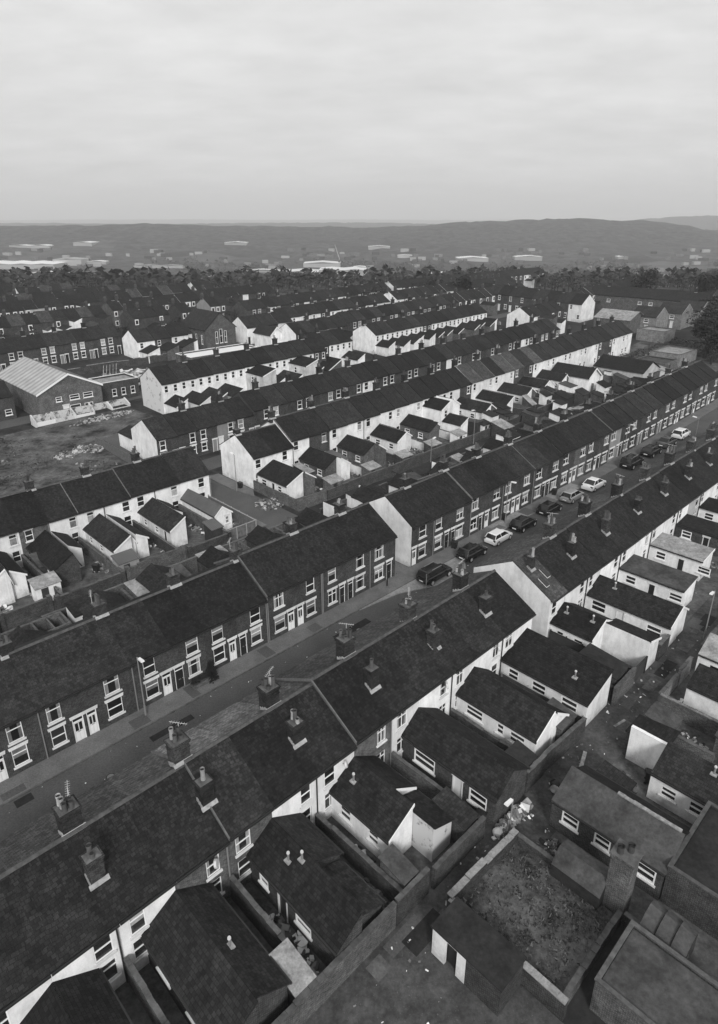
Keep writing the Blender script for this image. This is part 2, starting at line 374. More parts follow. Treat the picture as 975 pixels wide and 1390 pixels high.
def chimney(par, x, y, zb, zt, wx, wy, npots, lod, roofz=None, apron=None):
    a = MB(); t = .055; mt = 'chimney_brick'
    a.box(x-wx/2, x+wx/2, y-wy/2, y+wy/2, zb, zt-.26, mt)
    a.box(x-wx/2-t, x+wx/2+t, y-wy/2-t, y+wy/2+t, zt-.26, zt-.14, mt)
    a.box(x-wx/2-t*1.6, x+wx/2+t*1.6, y-wy/2-t*1.6, y+wy/2+t*1.6, zt-.14, zt-.03, 'chimney_brick')
    if lod >= 2:
        a.box(x-wx/2-t*.6, x+wx/2+t*.6, y-wy/2-t*.6, y+wy/2+t*.6, zt-.62, zt-.54, mt)
    pots = []
    for k in range(npots):
        nx = 2 if npots > 3 and wx > .8 else 1
        ny = math.ceil(npots/nx); px = x+((k % nx)-(nx-1)/2)*.4; py = y+((k//nx)-(ny-1)/2)*min(.36, wy/ny*.95)
        hh = R.choice((.35, .5, .6, .75, .9)); pots.append((px+R.uniform(-.03, .03), py, hh, R.choice(('pot', 'pot', 'pot', 'pot_pale'))))
    if lod < 2:
        for px, py, hh, pm in pots: a.tube((px, py, zt), (px, py, zt+hh), .12, .1, pm, 5)
    if apron and lod < 2:
        zs = roofz(y-wy/2-.2); a.box(x-wx/2-.1, x+wx/2+.1, y-wy/2-.2, y-wy/2, zs+.0, roofz(y-wy/2)+.05, 'flashing')
    c = put('chimney', a, par)
    if lod >= 2:
        for px, py, hh, pm in pots:
            def mk(hh=hh, pm=pm):
                b_ = MB(); b_.tube((0, 0, -.05), (0, 0, hh*.84), .16, .12, pm, 10, True); b_.tube((0, 0, hh*.82), (0, 0, hh), .15, .15, pm, 10, False); b_.tube((0, 0, hh*.8), (0, 0, hh*.9), .1, .1, 'plastic_dark', 8, True); return b_.mesh('chimney_pot')
            link('chimney_pot', cached(('pot', hh, pm), mk), c, (px, py, zt))
        fl = MB(); fl.hexa([(x-wx/2-.03, y-wy/2-.03, zt-.05), (x+wx/2+.03, y-wy/2-.03, zt-.05), (x+wx/2+.03, y+wy/2+.03, zt-.05), (x-wx/2-.03, y+wy/2+.03, zt-.05), (x-wx/2+.15, y-wy/2+.15, zt+.06), (x+wx/2-.15, y-wy/2+.15, zt+.06), (x+wx/2-.15, y+wy/2-.15, zt+.06), (x-wx/2+.15, y+wy/2-.15, zt+.06)], 'coping')
        put('flaunching', fl, c)
        if roofz and apron:
            f = MB(); g = .03
            ya, yb = y-wy/2-.17, y-wy/2
            f.hexa([(x-wx/2-.12, ya, roofz(ya)+.0), (x+wx/2+.12, ya, roofz(ya)), (x+wx/2+.12, yb, roofz(yb)), (x-wx/2-.12, yb, roofz(yb)),
                    (x-wx/2-.12, ya, roofz(ya)+g), (x+wx/2+.12, ya, roofz(ya)+g), (x+wx/2+.12, yb+.01, roofz(yb)+.14), (x-wx/2-.12, yb+.01, roofz(yb)+.14)], 'flashing')
            n = 3
            for k in range(n):       # stepped soakers up the two sides
                y0 = yb+wy*k/n*.85; y1 = yb+wy*(k+1)/n*.85; zz = roofz((y0+y1)/2)
                f.box(x-wx/2-.05, x-wx/2+.01, y0, y1, zz-.05, zz+.2, 'flashing')
            put('flashing', f, c)
    return c
def aerial(par, x, y, z, rz=0.6):
    a = MB(); a.tube((x, y, z-.9), (x, y, z+1.0), .02, .02, 'metal_light', 5)
    ca, sa = math.cos(rz), math.sin(rz)
    a.tube((x-ca*.6, y-sa*.6, z+.95), (x+ca*.6, y+sa*.6, z+.95), .014, .014, 'metal_light', 4)
    for k in range(7):
        t = -.55+k*.17; cx, cy = x+ca*t, y+sa*t; a.tube((cx+sa*.13, cy-ca*.13, z+.95), (cx-sa*.13, cy+ca*.13, z+.95), .007, .007, 'metal_light', 4)
    put('aerial', a, par)
# ------------------------------------------------------------------ the terraced house
def house(u0, u1, v0, d, eave, ridge, wall, roof, label, group, ops=(), chims=(), exts=(), lod=2, left=None, front=None, pipe=None, gutterm='gutter', aer=False, stk=None, name='terraced_house', cat='terraced house', roof_far=None, lights=(), dishes=(), at=None, rz_=ANG, verge=False):
    w = u1-u0; rt = root(name, *(at or (u0, v0)), label, cat, group, rz=rz_)
    a = MB(); i = .003; zb = -.7
    o4 = [(o[1]-u0, o[2]-u0, o[3], o[4]) for o in ops]
    a.facade((i, 0, 0), (1, 0, 0), w-2*i, zb, eave, o4, (0, 1, 0), wall, reveal=stk)
    lw = left or wall
    a.face([(i, d, zb), (i, 0, zb), (i, 0, eave), (i, d/2, ridge), (i, d, eave)], lw)
    a.face([(w-i, 0, zb), (w-i, d, zb), (w-i, d, eave), (w-i, d/2, ridge), (w-i, 0, eave)], left or wall)
    a.face([(w-i, d, zb), (i, d, zb), (i, d, eave), (w-i, d, eave)], front or wall)
    put('wall', a, rt)
    # roof
    s = (ridge-eave)/(d/2); t = .13; oh = .24; r = MB(); e0 = .0
    rz = lambda y: eave+s*min(y, d-y)+t
    def slab(y0, y1, z0, z1, mt):
        r.hexa([(e0, y0, z0-t), (w-e0, y0, z0-t), (w-e0, y1, z1-t), (e0, y1, z1-t), (e0, y0, z0), (w-e0, y0, z0), (w-e0, y1, z1), (e0, y1, z1)], mt)
    if lod >= 2:
        nx_, ny_ = 7, 5; sg = R.uniform(.02, .09); sd = R.random()*50
        def PZ(i_, j_):
            x_ = e0+(w-2*e0)*i_/nx_; f = j_/ny_; y_ = -oh+(d/2+oh)*f; z_ = eave-s*oh+t+(ridge-eave+s*oh)*f
            if 0 < i_ < nx_: z_ -= sg*math.sin(math.pi*i_/nx_)*(.4+.6*f)
            if 0 < j_ < ny_ and 0 < i_ < nx_: z_ += (hash2(i_, j_, sd)-.5)*.07
            return (x_, y_, z_)
        for i_ in range(nx_):
            for j_ in range(ny_): r.face([PZ(i_, j_), PZ(i_+1, j_), PZ(i_+1, j_+1), PZ(i_, j_+1)], roof)
        za, zc = eave-s*oh, ridge
        r.face([(0, -oh, za), (w, -oh, za), (w, -oh, za+t), (0, -oh, za+t)], roof); r.face([(0, -oh, za), (0, d/2, zc), (w, d/2, zc), (w, -oh, za)], roof)
        r.face([(0, d/2, zc), (0, -oh, za), (0, -oh, za+t), (0, d/2, zc+t)], roof); r.face([(w, -oh, za), (w, d/2, zc), (w, d/2, zc+t), (w, -oh, za+t)], roof)
    else: slab(-oh, d/2, eave-s*oh+t, ridge+t, roof)
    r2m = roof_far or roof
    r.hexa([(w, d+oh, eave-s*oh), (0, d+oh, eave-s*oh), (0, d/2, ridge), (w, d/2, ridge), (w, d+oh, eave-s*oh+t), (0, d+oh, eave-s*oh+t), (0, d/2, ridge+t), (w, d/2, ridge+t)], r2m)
    ro = put('roof', r, rt)
    q = MB(); q.hexa([(0, d/2-.16, ridge+t-.05), (w, d/2-.16, ridge+t-.05), (w, d/2+.16, ridge+t-.05), (0, d/2+.16, ridge+t-.05), (0, d/2-.05, ridge+t+.09), (w, d/2-.05, ridge+t+.09), (w, d/2+.05, ridge+t+.09), (0, d/2+.05, ridge+t+.09)], 'ridge_tile')
    if lod >= 2: put('ridge_tiles', q, ro)
    if verge:
        g = MB()
        for (y0, z0, y1, z1) in ((-oh, eave-s*oh+t, d/2, ridge+t), (d/2, ridge+t, d+oh, eave-s*oh+t)):
            g.hexa([(-.04, y0, z0-.16), (.05, y0, z0-.16), (.05, y1, z1-.16), (-.04, y1, z1-.16), (-.04, y0, z0+.05), (.05, y0, z0+.05), (.05, y1, z1+.05), (-.04, y1, z1+.05)], 'verge_stone')
        put('verge', g, ro)
    for lx, ly in lights:
        b_ = MB(); z0 = rz(ly); z1 = rz(ly+1.0)
        b_.hexa([(lx, ly, z0), (lx+.6, ly, z0), (lx+.6, ly+1, z1), (lx, ly+1, z1), (lx, ly, z0+.07), (lx+.6, ly, z0+.07), (lx+.6, ly+1, z1+.07), (lx, ly+1, z1+.07)], 'frame_white', 'glass_dark'); put('skylight', b_, ro)
    if lod >= 2:
        g = MB(); zg = eave-s*oh+t-.1; g.box(.02, w-.02, -oh-.11, -oh+.01, zg-.1, zg+.02, gutterm)
        g.box(.02, w-.02, -oh+.01, -.002, zg-.02, zg+.03, gutterm)
        put('gutter', g, rt)
        if pipe is not None:
            x = pipe-u0; p = MB(); pm = 'pipe_white' if pipe < 0 else 'gutter'; p.tube((abs(x), -.09, .0), (abs(x), -.09, eave-.35), .055, .055, 'gutter' if 'white' in wall or 'pale' in wall else 'metal_grey', 6)
            p.tube((abs(x), -.09, eave-.35), (abs(x), -oh-.04, zg-.08), .055, .055, 'gutter' if 'white' in wall else 'metal_grey', 6); put('downpipe', p, rt)
    for o in ops:
        k, a0, a1, z0, z1 = o[:5]; st = o[5] if len(o) > 5 else ''
        hh = z1-z0; ww = round((a1-a0)*10)/10; xx = (a0+a1)/2-u0-ww/2
        if k == 'w': add_window(rt, ((a0-u0), 0, z0), 0, a1-a0, hh, st, lod, lintel=('l' in st), sill=None if '0' in st else 'stone_white')
        elif k == 'd': add_door(rt, ((a0-u0), 0, z0), 0, a1-a0, hh, {'w': 'door_white', 'k': 'door_dark', 'g': 'door_grey'}[st[0]], lod, 'l' in st)
    for c in chims:
        x, y, zt, wx, wy, npot = c; x -= u0
        chimney(rt, x, y, min(rz(y-wy/2), rz(y+wy/2))-.3, zt, wx, wy, npot, lod, rz, True)
    for x, y, z in dishes:
        q = MB(); q.tube((x-u0, y-.25, z), (x-u0+.1, y-.35, z+.03), .28, .24, 'metal_light', 10); q.tube((x-u0, 0, z-.1), (x-u0, y-.25, z), .02, .02, 'metal_grey', 4); put('satellite_dish', q, rt)
    if aer: aerial(rt, aer[0]-u0, aer[1], aer[2], R.uniform(0, 3))
    for e in exts: extension(rt, u0, lod=lod, **e)
    return rt
def extension(rt, u0, xa, xb, Ln, ha, hb, wall, roof, ops=(), lod=2, y0=0, trim=None, side=-1, D=0, endops=(), name='rear_extension', endwall=None, lite=(), partymat=None):
    # lean-to wing from the rear wall outwards; side=-1 toward -v, +1 beyond the far wall at y=D
    xa -= u0; xb -= u0; yn = -y0-.002; yf = -y0-Ln; i = .006; xa += i; xb -= i
    def Y(y): return y if side < 0 else D-y
    a = MB(); zb = -.6
    lo = [(yn-o[2]+0, yn-o[1]+0, o[3], o[4]) for o in ops]
    # left wall seen from the left: runs from the house outwards
    zt = ha if ha <= hb else ha
    if side < 0:
        a.facade((xa, yn, 0), (0, -1, 0), Ln-.002, zb, ha, [(o[1], o[2], o[3], o[4]) for o in ops], (1, 0, 0), wall)
        eo = [(o[1], o[2], o[3], o[4]) for o in endops]
        a.facade((xa, yf, 0), (1, 0, 0), xb-xa, zb, min(ha, hb), eo, (0, 1, 0), endwall or wall)
        if abs(ha-hb) > .01:
            if hb > ha: a.face([(xa, yf, ha), (xb, yf, ha), (xb, yf, hb)], endwall or wall)
            else: a.face([(xa, yf, hb), (xb, yf, hb), (xa, yf, ha)], endwall or wall)
    else:
        a.face([(xa, Y(yn), zb), (xa, Y(yf), zb), (xa, Y(yf), ha), (xa, Y(yn), ha)], wall); a.face([(xa, Y(yf), zb), (xb, Y(yf), zb), (xb, Y(yf), hb), (xa, Y(yf), ha)], wall)
    a.face([(xb, Y(yn), zb), (xb, Y(yf), zb), (xb, Y(yf), hb), (xb, Y(yn), hb)], partymat or wall)
    W_ = put(name, a, rt)
    t = .1; oa = .16 if ha <= hb else 0; ob = .16 if hb < ha else 0
    if ha == hb: oa = ob = .1
    sl = (hb-ha)/(xb-xa); r = MB(); ye = yf-.12
    x0, x1 = xa-oa, xb+ob; z0, z1 = ha-sl*oa, hb+sl*ob
    pts = [(x0, ye, z0), (x1, ye, z1), (x1, yn, z1), (x0, yn, z0)]
    if side > 0: pts = [(p[0], D-p[1], p[2]) for p in pts][::-1]
    r.hexa([(p[0], p[1], p[2]+.002) for p in pts]+[(p[0], p[1], p[2]+t) for p in pts], roof)
    ro = put('extension_roof', r, W_)
    if trim:
        q = MB(); q.hexa([(x0, ye-.03, z0-.08), (x1, ye-.03, z1-.08), (x1, ye+.02, z1-.08), (x0, ye+.02, z0-.08), (x0, ye-.03, z0+t+.05), (x1, ye-.03, z1+t+.05), (x1, ye+.02, z1+t+.05), (x0, ye+.02, z0+t+.05)], trim)
        put('bargeboard', q, W_)
    if lod >= 2 and side < 0:
        g = MB()
        if ha <= hb: g.box(x0-.1, x0+.01, ye, yn-.05, z0-.06, z0+.05, 'gutter')
        else: g.box(x1-.01, x1+.1, ye, yn-.05, z1-.06, z1+.05, 'gutter')
        put('gutter', g, W_)
    for o in ops:
        k, s0, s1, a0, a1 = o[:5]; st = o[5] if len(o) > 5 else ''
        if k == 'w': add_window(W_, (xa, yn-s0, a0), -math.pi/2, s1-s0, a1-a0, st, 1 if lod < 3 else 1, 'l' in st)
        else: add_door(W_, (xa, yn-s0, a0), -math.pi/2, s1-s0, a1-a0, {'w': 'door_white', 'k': 'door_dark', 'g': 'door_grey'}[st[0]], 1)
    for o in endops:
        k, s0, s1, a0, a1 = o[:5]; st = o[5] if len(o) > 5 else ''
        if k == 'w': add_window(W_, (xa+s0, yf, a0), 0, s1-s0, a1-a0, st, 1)
        else: add_door(W_, (xa+s0, yf, a0), 0, s1-s0, a1-a0, {'w': 'door_white', 'k': 'door_dark', 'g': 'door_grey'}[st[0]], 1)
    for fx, fy in lite:     # flue or roof vent with pale flashing
        x = xa+(xb-xa)*fx; y = yn-Ln*fy; z = ha+sl*(x-xa)+t
        q = MB(); q.box(x-.2, x+.2, y-.22, y+.22, z-.05, z+.05, 'flashing'); q.tube((x, y, z), (x, y, z+.7), .07, .07, 'metal_grey', 7); q.tube((x, y, z+.62), (x, y, z+.72), .11, .09, 'metal_light', 7); put('flue', q, W_)
    return W_
# ------------------------------------------------------------------ ground
def clip(poly, yc, keep_above):
    out = []
    for i in range(len(poly)):
        a, b_ = poly[i], poly[(i+1) % len(poly)]
        ia = (a[1] >= yc) == keep_above; ib = (b_[1] >= yc) == keep_above
        if ia: out.append(a)
        if ia != ib:
            t = (yc-a[1])/(b_[1]-a[1]); out.append((a[0]+(b_[0]-a[0])*t, yc))
    return out
def sheet(name, poly_uv, dz, mat, thick=0.0, kind='structure', mb=None, side_mat=None):
    poly = [xy(*p) for p in poly_uv]
    ar = sum(poly[i][0]*poly[(i+1) % len(poly)][1]-poly[(i+1) % len(poly)][0]*poly[i][1] for i in range(len(poly)))
    if ar < 0: poly = poly[::-1]
    a = mb or MB()
    parts = [clip(poly, 100, False), clip(poly, 100, True)]
    for p in parts:
        if len(p) < 3: continue
        a.face([(x, y, gz(x, min(y, 279.9))+dz) for x, y in p], mat)
        if thick:
            for i in range(len(p)):
                (x0, y0), (x1, y1) = p[i], p[(i+1) % len(p)]
                if abs(y0-100) < 1e-6 and abs(y1-100) < 1e-6: continue
                z0, z1 = gz(x0, y0)+dz, gz(x1, y1)+dz
                a.face([(x0, y0, z0-thick), (x1, y1, z1-thick), (x1, y1, z1), (x0, y0, z0)], side_mat or mat)
    if mb is None: return tag(put(name, a), kind=kind)
def rect(u0, u1, v0, v1): return [(u0, v0), (u1, v0), (u1, v1), (u0, v1)]
g = MB(); X = 9000
g.face([(-1200, -200, 0), (1200, -200, 0), (1200, 100, 0), (-1200, 100, 0)], 'town_ground')
g.face([(-1200, 100, 0), (1200, 100, 0), (1200, 280, 7.2), (-1200, 280, 7.2)], 'town_ground')
for sx in (-1, 1):
    p = [(sx*1200, -200, 0), (sx*X, -200, 0), (sx*X, 100, 0), (sx*1200, 100, 0)]; g.face(p if sx > 0 else p[::-1], 'town_ground')
    p = [(sx*1200, 100, 0), (sx*X, 100, 0), (sx*X, 280, 7.2), (sx*1200, 280, 7.2)]; g.face(p if sx > 0 else p[::-1], 'town_ground')
put_g = tag(put('ground', g), kind='structure')
# valley and hills, one sheet continuing the ground
ys = [280+30*i for i in range(38)]; ys += [ys[-1]+22*i for i in range(1, 100)]; ys += [ys[-1]+90*i for i in range(1, 40)]; ys += [ys[-1]+250*i for i in range(1, 31)]
xs = [-9000+350*i for i in range(17)]
xs = [x for x in xs if x < -3400]+[-3400+26*i for i in range(262)]+[3500+350*i for i in range(17)]
bm_v = [(x, y, gz(x, y) if y > 280 else 7.2) for y in ys for x in xs]
nx = len(xs); fc = [(j*nx+i, j*nx+i+1, (j+1)*nx+i+1, (j+1)*nx+i) for j in range(len(ys)-1) for i in range(nx-1)]
me = bpy.data.meshes.new('hills'); me.from_pydata(bm_v, [], fc); me.materials.append(M('far_land')); me.update()
for p in me.polygons: p.use_smooth = False
tag(link('hills', me), kind='structure')
# streets
sheet('road', rect(-60, 190, 36.0, 42.4), .004, 'asphalt')
sheet('side_road', rect(46.5, 52.0, 53.8, 133), .004, 'asphalt')
sheet('back_road', rect(20, 240, 89.6, 94.2), .004, 'asphalt')
sheet('far_road', rect(20, 240, 135.5, 140.5), .004, 'asphalt')
sheet('pavement', rect(-60, 50.0, 42.4, 44.6), .12, 'pavement_stone', .13)
sheet('pavement', [(50, 42.4), (190, 42.4), (190, 44.8), (50, 44.8)], .12, 'pavement_stone', .13)
sheet('pavement', rect(-60, 190, 34.1, 36.0), .12, 'pavement_stone', .13)
sheet('kerb_build_out', [(41.5, 42.3), (47, 41.6), (51.5, 39.6), (54.5, 38.3), (56.5, 39.4), (59.8, 42.3)], .11, 'pavement_light', .12)
sheet('kerb_build_out', [(51.5, 36.1), (54, 37.3), (60, 37.5), (70, 36.1)], .11, 'pavement_light', .12)
sheet('pavement', rect(49.6, 52.3, 44.6, 53.8), .03, 'pavement_stone', .06)
sheet('pavement', rect(83, 90.5, 42.5, 44.6), .126, 'pavement_light'); sheet('pavement', rect(68, 76, 42.5, 44.6), .126, 'pavement_light')
R.seed(77)
for k in range(16):
    u_ = R.uniform(5, 120); v_ = R.uniform(36.3, 41.5); a_, b_ = R.uniform(1, 5), R.uniform(.5, 1.3)
    sheet('road_patch', rect(u_, u_+a_, v_, min(42.2, v_+b_)), .008+.0006*k, R.choice(('asphalt', 'asphalt', 'felt_dark', 'alley_ground')))
for k in range(9):
    u_ = R.uniform(4, 110); a_ = R.uniform(.8, 2.5)
    sheet('pavement_patch', rect(u_, u_+a_, 42.6, R.uniform(43.3, 44.4)), .13+.0006*k, R.choice(('asphalt', 'pavement_stone', 'asphalt')))
for k in range(26):
    u_ = R.uniform(14, 100); v_ = R.uniform(13.8, 16.0); a_, b_ = R.uniform(1, 4), R.uniform(.4, 1.2)
    sheet('alley_patch', rect(u_, u_+a_, v_, v_+b_), .011+.0007*k, R.choice(('felt_dark', 'yard_concrete', 'asphalt')))
for k, (u_, v_) in enumerate(((12.5, 39.5), (26, 38.6), (39, 39.8), (47, 37.6), (62, 39), (80, 38.7))):
    x, y = xy(u_, v_); a = MB(); a.tube((0, 0, -.05), (0, 0, .014), .34, .34, 'plastic_dark', 16); a.tube((0, 0, .0), (0, 0, .018), .26, .26, 'metal_grey', 12)
    tag(put('manhole_cover', a, None, (x, y, .004)), 'round dark iron manhole cover set in the street surface', 'manhole cover', 'manhole covers along the street')
kb = MB()
for (a0, a1, vv) in ((-60, 41.5, 42.33), (59.8, 190, 42.33), (-60, 51.5, 36.0), (70, 190, 36.0)):
    p0, p1 = a0, a1
    n = max(1, int((p1-p0)/12))
    for k in range(n):
        s0, s1 = p0+(p1-p0)*k/n, p0+(p1-p0)*(k+1)/n
        sheet('', rect(s0, s1-.02, vv, vv+.12), .13, 'coping', .14, mb=kb)
tag(put('kerb', kb), kind='structure')
sheet('alley', rect(-20, 190, 15.2, 17.0), .006, 'alley_ground')
sheet('alley', rect(30, 190, 13.6, 15.2), .0065, 'alley_ground')
sheet('lane', [(-20, 5), (22.2, 5), (22.2, 15.2), (-20, 15.2)], .008, 'alley_ground')
sheet('yard_paving', rect(-10, 190, 17.0, 25.3), .005, 'yard_concrete')
sheet('yard_paving', rect(-10, 190, 53.5, 62.0), .005, 'yard_concrete'); sheet('alley', rect(-10, 190, 62.0, 64.3), .006, 'alley_ground')
sheet('yard_paving', rect(5, 45.2, 64.3, 77.4), .005, 'yard_concrete'); sheet('yard_paving', rect(53, 190, 66.5, 78.4), .005, 'yard_concrete')
sheet('yard_paving', rect(29.5, 120, -6, 13.6), .007, 'yard_concrete')
sheet('pavement', [(50.8, 87.2), (50.8, 80), (51.7, 75.4), (53.0, 77.5), (53.0, 87.2)], .12, 'pavement_stone', .13)
sheet('pavement', [(45.4, 66), (47.0, 66), (47.0, 90), (45.4, 90)], .12, 'pavement_stone', .13)
sheet('vacant_lot', [(-30, 86.5), (44.5, 86.5), (44.5, 115), (60, 122), (59, 131.5), (-40, 131.5)], .01, 'earth')
# rough surface of the vacant lot: low mounds
lot = MB(); N = 60
def lz(u, v): return .02+.5*max(0, vnoise(u/5, v/5, 2)-.35)+.25*vnoise(u/1.4, v/1.4, 4)*vnoise(u/4, v/4, 7)
for i in range(N):
    for j in range(36):
        u0_, v0_ = -10+54*i/N, 88+42*j/36; u1_, v1_ = -10+54*(i+1)/N, 88+42*(j+1)/36
        P4 = []
        for (a_, b_) in ((u0_, v0_), (u1_, v0_), (u1_, v1_), (u0_, v1_)):
            x, y = xy(a_, b_); e = min((a_+10)/3, (44-a_)/3, (b_-88)/3, (130-b_)/3, 1); P4.append((x, y, gz(x, y)+.015+lz(a_, b_)*max(0, e)))
        lot.face(P4, 'earth')
tag(put('vacant_lot', lot), kind='structure')
# ------------------------------------------------------------------ walls, fences and yard things
def wall(u0, v0, u1, v1, h, mat, label, t=.23, coping='coping', name='yard_wall', group=None, cat='wall', zb=-.4, step=0, piers=()):
    rt = root(name, u0, v0, label, cat, group, rz=ANG+math.atan2(v1-v0, u1-u0)); ln = math.hypot(u1-u0, v1-v0)
    x0, y0 = xy(u0, v0); x1, y1 = xy(u1, v1); dz = gz(x1, y1)-gz(x0, y0); n = max(1, int(ln/6)) if dz or step else 1
    a = MB(); c = MB(); rr = random.Random(int(u0*31+v0*17)); n = max(1, int(ln/1.5)) if name in ('yard_wall', 'boundary_wall') else 1; hh = h
    for k in range(n):
        s0, s1 = ln*k/n, ln*(k+1)/n; z = dz*(k+.5)/n
        if n > 1 and rr.random() < .35: hh = h+rr.choice((-.16, -.08, 0, .06, .1))
        a.box(s0, s1-.002, -t/2, t/2, zb+min(0, dz), z+hh, mat)
        if coping and (n == 1 or rr.random() > .08):
            m_ = max(1, int((s1-s0)/.5))
            for j in range(m_):
                q0, q1 = s0+(s1-s0)*j/m_, s0+(s1-s0)*(j+1)/m_; o_ = rr.uniform(-.02, .02); hz_ = rr.uniform(.05, .085)
                c.box(q0+.006, q1-.006, -t/2-.04+o_, t/2+.04+o_, z+hh, z+hh+hz_, coping)
    for s in piers: a.box(s-.22, s+.22, -t/2-.12, t/2+.12, zb, h+.25, mat, 'coping')
    put('wall', a, rt)
    if coping: put('coping', c, rt)
    return rt
def fence(u0, v0, u1, v1, h, label, mat='planks', post='wood_dark', step=1.8, group=None, name='fence', t=.03, rails=True):
    rt = root(name, u0, v0, label, 'fence', group, rz=ANG+math.atan2(v1-v0, u1-u0)); ln = math.hypot(u1-u0, v1-v0); n = max(1, round(ln/step))
    pn = MB(); pn.box(0, ln, -t/2, t/2, .08, h-.05, mat)
    if rails: pn.box(0, ln, -t/2-.04, t/2+.04, h-.06, h, post)
    put('panel', pn, rt)
    def mk():
        q = MB(); q.box(-.06, .06, -.06, .06, -.3, h+.08, post); return q.mesh('post')
    for k in range(n+1): link('post', cached(('fp', r2(h), post), mk), rt, (ln*k/n, -.05, 0))
    return rt
def wheelie(u, v, rz, label, group=None):
    rt = root('wheelie_bin', u, v, label, 'bin', group, rz=ANG+rz)
    def b1():
        a = MB(); a.hexa([(-.22, -.26, .08), (.22, -.26, .08), (.22, .26, .08), (-.22, .26, .08), (-.29, -.34, .98), (.29, -.34, .98), (.29, .34, .98), (-.29, .34, .98)], 'plastic_dark'); return a.mesh('bin_body')
    def b2():
        a = MB(); a.hexa([(-.31, -.37, .98), (.31, -.37, .98), (.31, .37, 1.0), (-.31, .37, 1.0), (-.27, -.33, 1.05), (.27, -.33, 1.05), (.27, .33, 1.09), (-.27, .33, 1.09)], 'plastic_dark'); a.tube((-.25, .4, 1.0), (.25, .4, 1.0), .025, .025, 'plastic_dark', 6); return a.mesh('lid')
    def b3():
        a = MB(); a.tube((-.29, .26, .1), (-.23, .26, .1), .1, .1, 'rubber', 10); a.tube((.23, .26, .1), (.29, .26, .1), .1, .1, 'rubber', 10); return a.mesh('wheel')
    link('bin_body', cached('b1', b1), rt); link('lid', cached('b2', b2), rt); link('wheel', cached('b3', b3), rt)
def heap(name, u, v, ru, rv, n, label, mats, smin=.06, smax=.3, hgt=.35, kind='stuff', cat=None, flat=.5):
    a = MB(); x0, y0 = xy(u, v)
    for k in range(n):
        r_ = math.sqrt(R.random()); th = R.uniform(0, 6.28); du, dv = ru*r_*math.cos(th), rv*r_*math.sin(th)
        x, y = du*CA-dv*SA, du*SA+dv*CA; s = R.uniform(smin, smax)
        rot = Matrix.Rotation(R.uniform(0, 3), 3, 'Z') @ Matrix.Rotation(R.uniform(-.6, .6), 3, 'X') @ Matrix.Rotation(R.uniform(-.6, .6), 3, 'Y')
        a.tbox((x, y, gz(x0+x, y0+y)-gz(x0, y0)+s*.3+hgt*(1-r_)*R.random()), rot, s*R.uniform(.5, 1.4), s*R.uniform(.3, .8), s*R.uniform(.1, flat), R.choice(mats))
    o = put(name, a, None, (x0, y0, gz(x0, y0))); return tag(o, label, cat or 'rubble', kind=kind)
def bag(u, v, label, mat='plastic_white', s=.35, name='rubbish_bag'):
    x, y = xy(u, v); bm = bmesh.new(); bmesh.ops.create_icosphere(bm, subdivisions=2, radius=s)
    for vt in bm.verts:
        f = 1+.25*(vnoise(vt.co.x*6+u*3, vt.co.y*6+v*3, 5)-.5)+.2*(vnoise(vt.co.z*9+u, vt.co.x*9, 3)-.5)
        vt.co *= f; vt.co.z *= .8
        if vt.co.z < -s*.5: vt.co.z = -s*.5
        if vt.co.z > s*.6: vt.co.x *= .5; vt.co.y *= .5; vt.co.z *= 1.25
    me = bpy.data.meshes.new(name); bm.to_mesh(me); bm.free(); me.materials.append(M(mat))
    return tag(link(name, me, None, (x, y, gz(x, y)+s*.5)), label, 'rubbish bag')
def lamp(u, v, h, arm, rz, label, head='lamp_glass', group='street lamps'):
    rt = root('street_lamp', u, v, label, 'street lamp', group, rz=ANG+rz)
    a = MB(); a.tube((0, 0, -.2), (0, 0, 1.1), .1, .09, 'metal_grey', 8); a.tube((0, 0, 1.1), (0, 0, h), .06, .045, 'metal_grey', 8); put('pole', a, rt)
    b_ = MB(); b_.tube((0, 0, h-.03), (arm, 0, h+.12), .035, .03, 'metal_grey', 6); put('arm', b_, rt)
    c = MB(); c.hexa([(arm-.1, -.12, h+.02), (arm+.62, -.15, h+.1), (arm+.62, .15, h+.1), (arm-.1, .12, h+.02), (arm-.1, -.1, h+.16), (arm+.58, -.12, h+.24), (arm+.58, .12, h+.24), (arm-.1, .1, h+.16)], head); put('lamp_head', c, rt)
# ------------------------------------------------------------------ near row (backs towards the camera)
GN = 'white-backed terraced houses of the nearest row'
WL = {'w': 'white_render', 'o': 'old_white_render', 'b': 'brick_dark', 'm': 'brick_mid', 'g': 'grey_render', 'p': 'pale_render', 't': 'brick_patch', 'd': 'brick_worn_white'}
LK = {'w': 'white rendered', 'o': 'stained white', 'b': 'dark brick', 'm': 'brick', 'g': 'grey rendered', 'p': 'pale rendered', 't': 'patchy painted', 'd': 'peeling white'}
def hs(z, w=1.0): return z
